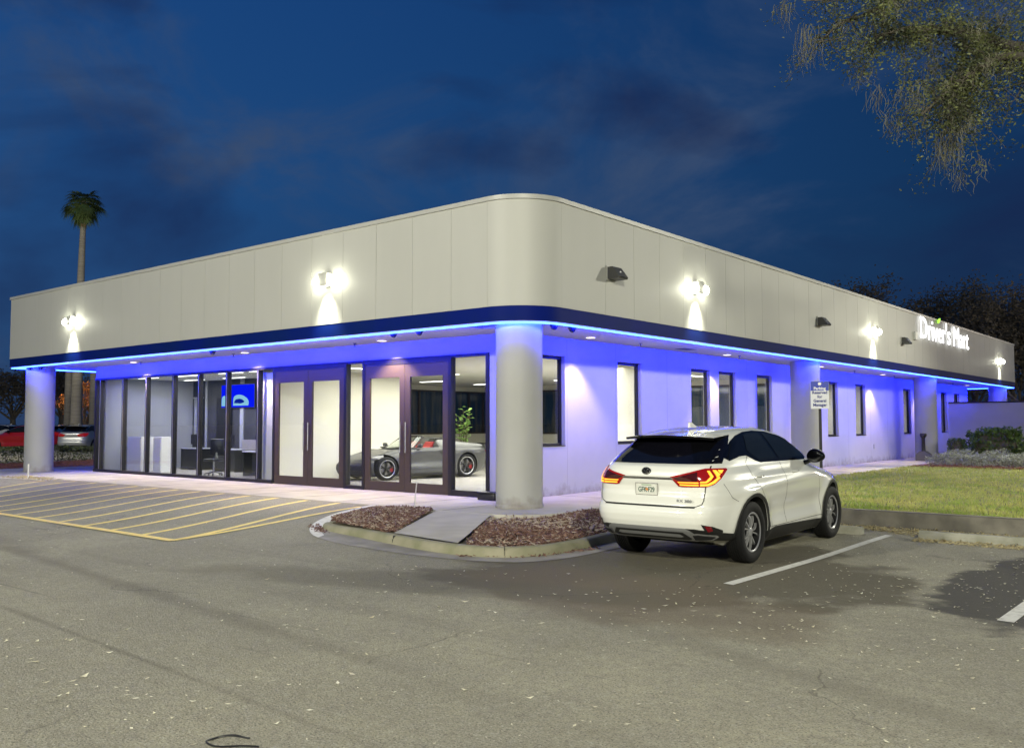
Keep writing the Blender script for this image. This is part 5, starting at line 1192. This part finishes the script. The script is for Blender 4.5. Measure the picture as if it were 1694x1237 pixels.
T = empty('topiary_bush', (.42,28.4,0), 0, 'small clipped flat topped bush left of the large one', 'bush')
leaves('foliage', boxy(1500, (0,0,.52), (.34,.34,.42), 33), .08, F_['bush'], T, seed=5); MB().tube([(0,0,0),(0,0,.9)], [.05,.02], 6).build('stem', F_['bark'], T); MB().bx(-.22,.22,-.22,.22,.15,.85,.1).build('inner_twigs', F_['bark'], T)
g_ = np.random.default_rng(41); n = 15000
C = np.stack([g_.uniform(.75,8.5,n), 22.3+g_.uniform(0,1,n)*3.2, g_.uniform(.0,1,n)], 1); C[:,2] = (.06+.42*C[:,2])*(1+.18*np.sin(C[:,0]*5)+.12*np.sin(C[:,0]*11+2)); 
tag(leaves('ground_cover_shrubs', C, .13, F_['grey'], None, aspect=.22, up=1, seed=6), kind='stuff')
sheet('planting_soil', [(.31,21.9),(30,21.9),(30,30.5),(.31,30.5)], F_['chipred'], -.0, lambda x,y: .018, step=2)
chips('leaf_litter', [(.4,21.4),(3.0,21.3),(8,21.3),(8,22.3),(.4,22.4)], 700, lambda x,y: .02, .04, F_['chipred'], .05, .12, seed=17)

# hedge and palms at the left
def palm(x, y, h, r0, r1, lean, label, crown=True, flare=1.6, seed=1):
    T = empty('palm_tree', (x,y,-.1), 0, label, 'palm tree', 'palms beyond the hedge at the left'); g_ = np.random.default_rng(seed)
    pts = []; rs = []
    for i in range(15):
        t = i/14; pts.append((lean*t*t, 0, h*t)); rs.append(r0*(1+(flare-1)*max(0,1-t*9)**2)*(1-t)+r1*t)
    MB().tube(pts, rs, 14).build('trunk', F_['palmbark'], T, 60)
    if crown:
        MB().lathe([(r1*1.0,h-1.6),(r1*1.7,h-1.2),(r1*1.5,h-.6),(r1*.9,h-.1)], (lean,0,0), n=12).build('boot', mat('palm_boot', (.16,.085,.05), .9), T, 40)
        P = []; F = []; st = MB()
        for i in range(64):
            a = g_.uniform(0,6.28); el = g_.uniform(-1.35,.95) if i > 12 else g_.uniform(.6,1.4); L = g_.uniform(.50,.95); o = np.array([lean,0,h]); d = np.array([math.cos(a)*math.cos(el), math.sin(a)*math.cos(el), math.sin(el)])
            s_ = [o+d*L*t+np.array([0,0,-.55*t*t*L*.7]) for t in np.linspace(0,1,5)]; st.tube([tuple(p) for p in s_], .018, 4)
            e_ = s_[-1]; dd = s_[-1]-s_[-2]; dd /= np.linalg.norm(dd); q = np.cross(dd,[0,0,1.0]); q /= np.linalg.norm(q)+1e-9; w2 = np.cross(q,dd)
            for k in range(15):
                b_ = (k-7)/7*1.35; v = dd*math.cos(b_)+q*math.sin(b_); l2 = g_.uniform(.55,.85)*(1-.25*abs(b_)/1.35); tip = e_+v*l2+np.array([0,0,-.35*l2]); md = e_+v*l2*.5; pw = np.cross(v,w2)*.035
                bb = len(P); P += [e_, md+pw, tip, md-pw]; F.append((bb,bb+1,bb+2,bb+3))
        st.build('leaf_stalk', F_['palm'], T); np_mesh('foliage', P, F, F_['palm'], T)
palm(-45.2,12.9,15.3,.36,.14,.35,'tall fan palm rising above the left end of the roof',True,2.0,3)
palm(-52.9,15.9,10.2,.27,.2,.1,'pale palm trunk just left of the tall palm trunk',True,1.3,4)
palm(-51.6,17.0,10.4,.25,.2,0,'pale palm trunk nearest the left edge of the glazed front',True,1.3,5)
palm(-54.5,15.2,9.8,.2,.16,-.1,'thin palm trunk close to the right side of the far left column',True,1.3,6)
g_ = np.random.default_rng(51); n = 9000; t_ = g_.uniform(0,1,n); u_ = g_.uniform(0,1,n)
A0, A1 = np.array([-30.0,-4.5]), np.array([-29.0,9.5]); 
def hedge(A0, A1, wd, h, n, label, seed, m):
    g_ = np.random.default_rng(seed); A0, A1 = np.array(A0), np.array(A1); t = g_.uniform(0,1,n)[:,None]; d = (A1-A0)/np.linalg.norm(A1-A0); nn = np.array([-d[1],d[0]])
    q = g_.uniform(-1,1,n); z = g_.uniform(0,1,n); edge = g_.uniform(0,1,n) < .7; z = np.where(edge & (np.abs(q) < .85), .8+.2*z, z); xy = A0+(A1-A0)*t+nn*(q*wd/2)[:,None]
    zz = (.05+z*h)*(1+.07*np.sin(t[:,0]*40)+.05*np.sin(t[:,0]*90)); C = np.stack([xy[:,0],xy[:,1],zz],1); T = empty('hedge', (0,0,-.05), 0, label, 'hedge')
    leaves('foliage', C, .12, m, T, seed=seed)
    mb = MB(); L = np.linalg.norm(A1-A0)
    for k in range(int(L/.6)):
        p = A0+d*(k*.6+.3); mb.tube([(p[0],p[1],0),(p[0]+.1*math.sin(k),p[1],h*.75)], [.03,.012], 5)
    mb.build('stem', F_['bark'], T)
hedge((-27.5,-3.0),(-31.5,12.5),1.1,.62,9000,'low clipped hedge beyond the far left column in front of the parked cars',52,F_['hedge'])
chips('mulch', [(-24.6,-3.5),(-26.6,-3.2),(-30.5,12.5),(-24.6,12.5)], 7000, lambda x,y: .0, .06, F_['chipred'], .08, .2, seed=18)
sheet('planting_soil', [(-24.5,-4),(-26.9,-3.5),(-33,13),(-24.5,13)], F_['chipred'], .0, lambda x,y: -.004, step=2)

def tree(x, y, h, label, name='tree', group=None, crown_r=4, crown_z=.62, nleaf=7000, leaf=.35, m='oakdark', trunk_r=.3, seed=1, bark='bark', nlimb=9, fork=.3):
    T = empty(name, (x,y,-.15), 0, label, 'tree', group); g_ = np.random.default_rng(seed); random.seed(seed); mb = MB(); tips = []
    mb.tube([(0,0,0),(.1,.05,h*fork*.5),(.15,0,h*fork)], [trunk_r*1.25,trunk_r,trunk_r*.85], 10)
    def grow(p, d, L, r, lev):
        pts = [p]; q = Vector(p); dd = Vector(d)
        for i in range(4):
            dd = (dd+Vector(g_.normal(0,.16,3))+Vector((0,0,.05))).normalized(); q = q+dd*L/4; pts.append(tuple(q))
        mb.tube(pts, [r,r*.85,r*.7,r*.55,r*.4], 6 if lev < 2 else 4, cap=False); tips.append(pts[-1]); tips.append(pts[2])
        if lev < 3:
            for k in range(3 if lev else 3):
                nd_ = (dd+Vector(g_.normal(0,.55,3))).normalized(); grow(pts[-1-(k % 2)], nd_, L*.66, r*.45, lev+1)
    for i in range(nlimb):
        a = 6.28*i/nlimb+g_.uniform(-.3,.3); el = g_.uniform(.5,1.3); grow((.15,0,h*fork*g_.uniform(.75,1)), (math.cos(a)*math.cos(el),math.sin(a)*math.cos(el),math.sin(el)), h*.30*g_.uniform(.8,1.15), trunk_r*.5, 0)
    mb.build('trunk', F_[bark], T, 60)
    tp = np.array(tips); tp = tp[tp[:,2] > h*fork*1.1]; idx = g_.integers(0,len(tp),nleaf)
    C = tp[idx]+g_.normal(0,.09*crown_r,(nleaf,3)); leaves('crown', C, leaf, F_[m], T, aspect=.4, seed=seed+1)
    return T
tg = 'dim bare trees beyond the roof at the right'
for i, (px, d, h, r_, lab) in enumerate([(1368,84,14.4,4.0,'low brownish tree farthest left of the group just clearing the roof line'),(1405,84,15.0,4.5,'brownish dim tree at the left of the group showing over the roof line'),(1450,88,16.5,5,'dim twiggy tree showing over the roof between its brownish neighbour and the tallest one'),(1525,86,19.5,5.5,'tallest dark tree rising over the roof just left of the lit sign'),(1610,92,17.5,6,'dark tree rising over the roof beyond the lit sign'),(1685,86,16.5,6,'dark tree at the right edge of the picture beyond the roof'),(1740,90,16,6,'dark tree just outside the right edge of the picture')]):
    q = at(px, 640, d); tree(q[0], q[1], h, lab, group=tg, crown_r=r_, nleaf=15000, leaf=.34, seed=60+i, trunk_r=.32, nlimb=9, fork=.22)
tree(5.2,51.0,9.0,'pale forked trunk of a tree leaning up behind the far end of the garden wall', crown_r=3.0, nleaf=3000, leaf=.22, seed=75, bark='barkpale', trunk_r=.30, fork=.22, nlimb=5)
tree(1.5,50.0,7.5,'pale trunked tree seen under the far canopy between wall and column', crown_r=2.5, nleaf=2500, leaf=.22, seed=77, bark='barkpale', trunk_r=.26, fork=.25, nlimb=5)
for i, (px, d, h, lab) in enumerate([(20,95,8.5,'dark tree mass behind the parked cars at the far left edge'),(100,100,9,'dark tree behind the palm trunks at the left'),(365,75,14.2,'tree whose dark crown tip just shows above the front roof line')]):
    q = at(px, 700, d); tree(q[0], q[1], h, lab, crown_r=4, nleaf=5000, leaf=.35, seed=90+i)
q = at(140,690,80); tree(q[0], q[1], 5.5, 'small orange lit tree far beyond the palm trunks', crown_r=2, nleaf=2500, leaf=.25, m='orange', seed=97)
lot_lamp(q[0]-2, q[1]-3, 7, (q[0],q[1],3), 1500, (1,.55,.2), 'amber lot lamp beyond the palm trunks at the far left')

# ---- live oak bough with hanging moss reaching in from the right, above the lot
T = empty('live_oak', (14.6,6.2,-.05), 0, 'live oak whose mossy boughs hang into the top right of the sky', 'tree')
O = np.array([14.6,6.2,-.05]); mb = MB(); G = np.random.default_rng(5); lc = []; mc = []
mb.tube([(0,0,0),(-.1,-.1,1.6),(-.3,-.3,3.4),(-.5,-.6,5.2)], [.55,.42,.38,.33], 14)
def bough(pts, r0, r1, twigs=True, dens=1.0):
    P = [np.array(p)-O for p in cat([tuple(np.array(p)) for p in pts], 8)]; n = len(P); mb.tube([tuple(p) for p in P], [r0+(r1-r0)*i/(n-1) for i in range(n)], 7)
    for i in range(4, n):
        for _ in range(int(3*dens)):
            d = G.normal(0,1,3); d[2] = d[2]*.6-.15; d /= np.linalg.norm(d); L = G.uniform(.25,.75); q = [P[i], P[i]+d*L*.35+G.normal(0,.05,3), P[i]+d*L*.7+G.normal(0,.06,3), P[i]+d*L+np.array([0,0,-.25*L])]
            mb.tube([tuple(v) for v in q], [.009,.006,.004,.002], 4, cap=False)
            for _ in range(int(190*dens)):
                t = G.uniform(.1,1.1); lc.append(P[i]+d*L*t+np.array([0,0,-.25*L*t*t])+G.normal(0,.085,3))
            if G.uniform() < .42*dens: mc.append((q[3] if G.uniform() < .6 else q[2], G.uniform(.08,.26)))
A = lambda px, py, d: tuple(at(px,py,d))
hub = (14.1,5.6,5.2)
bough([hub, A(1850,60,13.5), A(1694,80,12.2), A(1600,55,11.4), A(1500,50,11.0), A(1450,60,10.8)], .13, .02, dens=.95)
bough([hub, A(1900,150,13), A(1694,95,11.2), A(1620,115,10.8), A(1570,150,10.6), A(1525,190,10.5)], .09, .012, dens=.48)
bough([hub, A(1850,-60,14), A(1694,-20,13), A(1560,-25,12.4), A(1450,-30,12), A(1370,0,11.8)], .13, .02, dens=.7)
bough([A(1560,-25,12.4), A(1480,0,12.2), A(1430,25,12.1), A(1390,40,12.0), A(1355,70,11.9)], .04, .01, dens=.5)
bough([A(1600,55,11.4), A(1590,110,11.2), A(1582,140,11.0), A(1574,170,10.9), A(1570,200,10.9)], .03, .006, dens=.75)
bough([A(1694,95,11.2), A(1700,125,11.0), A(1715,145,11)], .04, .02, dens=.6)
bough([hub, (16,4,7.5), (18,1,8.6), (19,-2,9.0)], .22, .05, dens=.9)
bough([hub, (15.2,8,7.6), (16,12,8.8), (15,15,9.2)], .22, .05, dens=.9)
bough([hub, (13,7,7.6), (11.5,9.5,9.0), (10,11.5,9.8)], .2, .05, dens=.9)
mb.build('trunk', mat('oak_bark', (.045,.038,.028), .95, c2=(.085,.075,.058), ns=9, bump=.7, bs=18), T, 60)
leaves('foliage', np.array(lc), .042, F_['oak'], T, aspect=.42, seed=12)
P = []; F = []
for (p, L) in mc+[(np.array(A(1575,210,10.6))-O,.55),(np.array(A(1565,225,10.6))-O,.45),(np.array(A(1330,45,11.9))-O,.6),(np.array(A(1345,60,11.9))-O,.5),(np.array(A(1452,150,10.9))-O,.3),(np.array(A(1300,5,12))-O,.35)]:
    for k in range(30):
        q = np.array(p)+G.normal(0,.06,3); a = G.uniform(0,6.28); ll = L*G.uniform(.5,1.0); prev = None; m_ = 6
        for i in range(m_+1):
            t = i/m_; c = q+np.array([.022*math.sin(a*3+t*5)+.07*t*math.cos(a), .022*math.cos(a*2+t*4)+.07*t*math.sin(a), -ll*t]); w2 = .0036*(1-.5*t)
            s_ = np.array([math.cos(a),math.sin(a),0])*w2
            P += [c-s_, c+s_]
            if i: b = len(P)-4; F.append((b,b+1,b+3,b+2))
np_mesh('hanging_moss', P, F, F_['moss'], T)

# ---- parking sign on its post in the lawn edge
T = empty('parking_sign', (4.24,2.82,.10), R(20), 'blue topped white parking sign reserved for the general manager, on a dark post', 'sign')
MB().bx(-.025,.025,-.012,.012,-.05,1.80,.004).build('post', M['frame'], T)
pf = MB().bx(-.152,.152,-.022,-.016,1.74,2.22,.002).build('panel', mat('sign_white', (.62,.63,.66), .45), T)
MB().box(-.150,.150,-.024,-.0225,2.055,2.218).build('blue_header', mat('sign_blue', (.02,.04,.36), .45), pf)
blu = mat('sign_letter_blue', (.02,.03,.20), .5)
MB().lathe([(0,0),(.028,0)], (0,-.0262,2.175), 'y', 20).build('emblem', M['white'], pf)
for txt, z, m in (('Parking',2.072,M['white']),('Reserved',2.000,blu),('for',1.928,blu),('General',1.856,blu),('Manager',1.784,blu)):
    o_, b_ = text_mesh('lettering', txt, .070, m, pf, .0006, 0, .95, .0022, 'CENTER')
    o_.matrix_local = Matrix(((1,0,0,0),(0,0,-1,-.0262),(0,1,0,z),(0,0,0,1)))
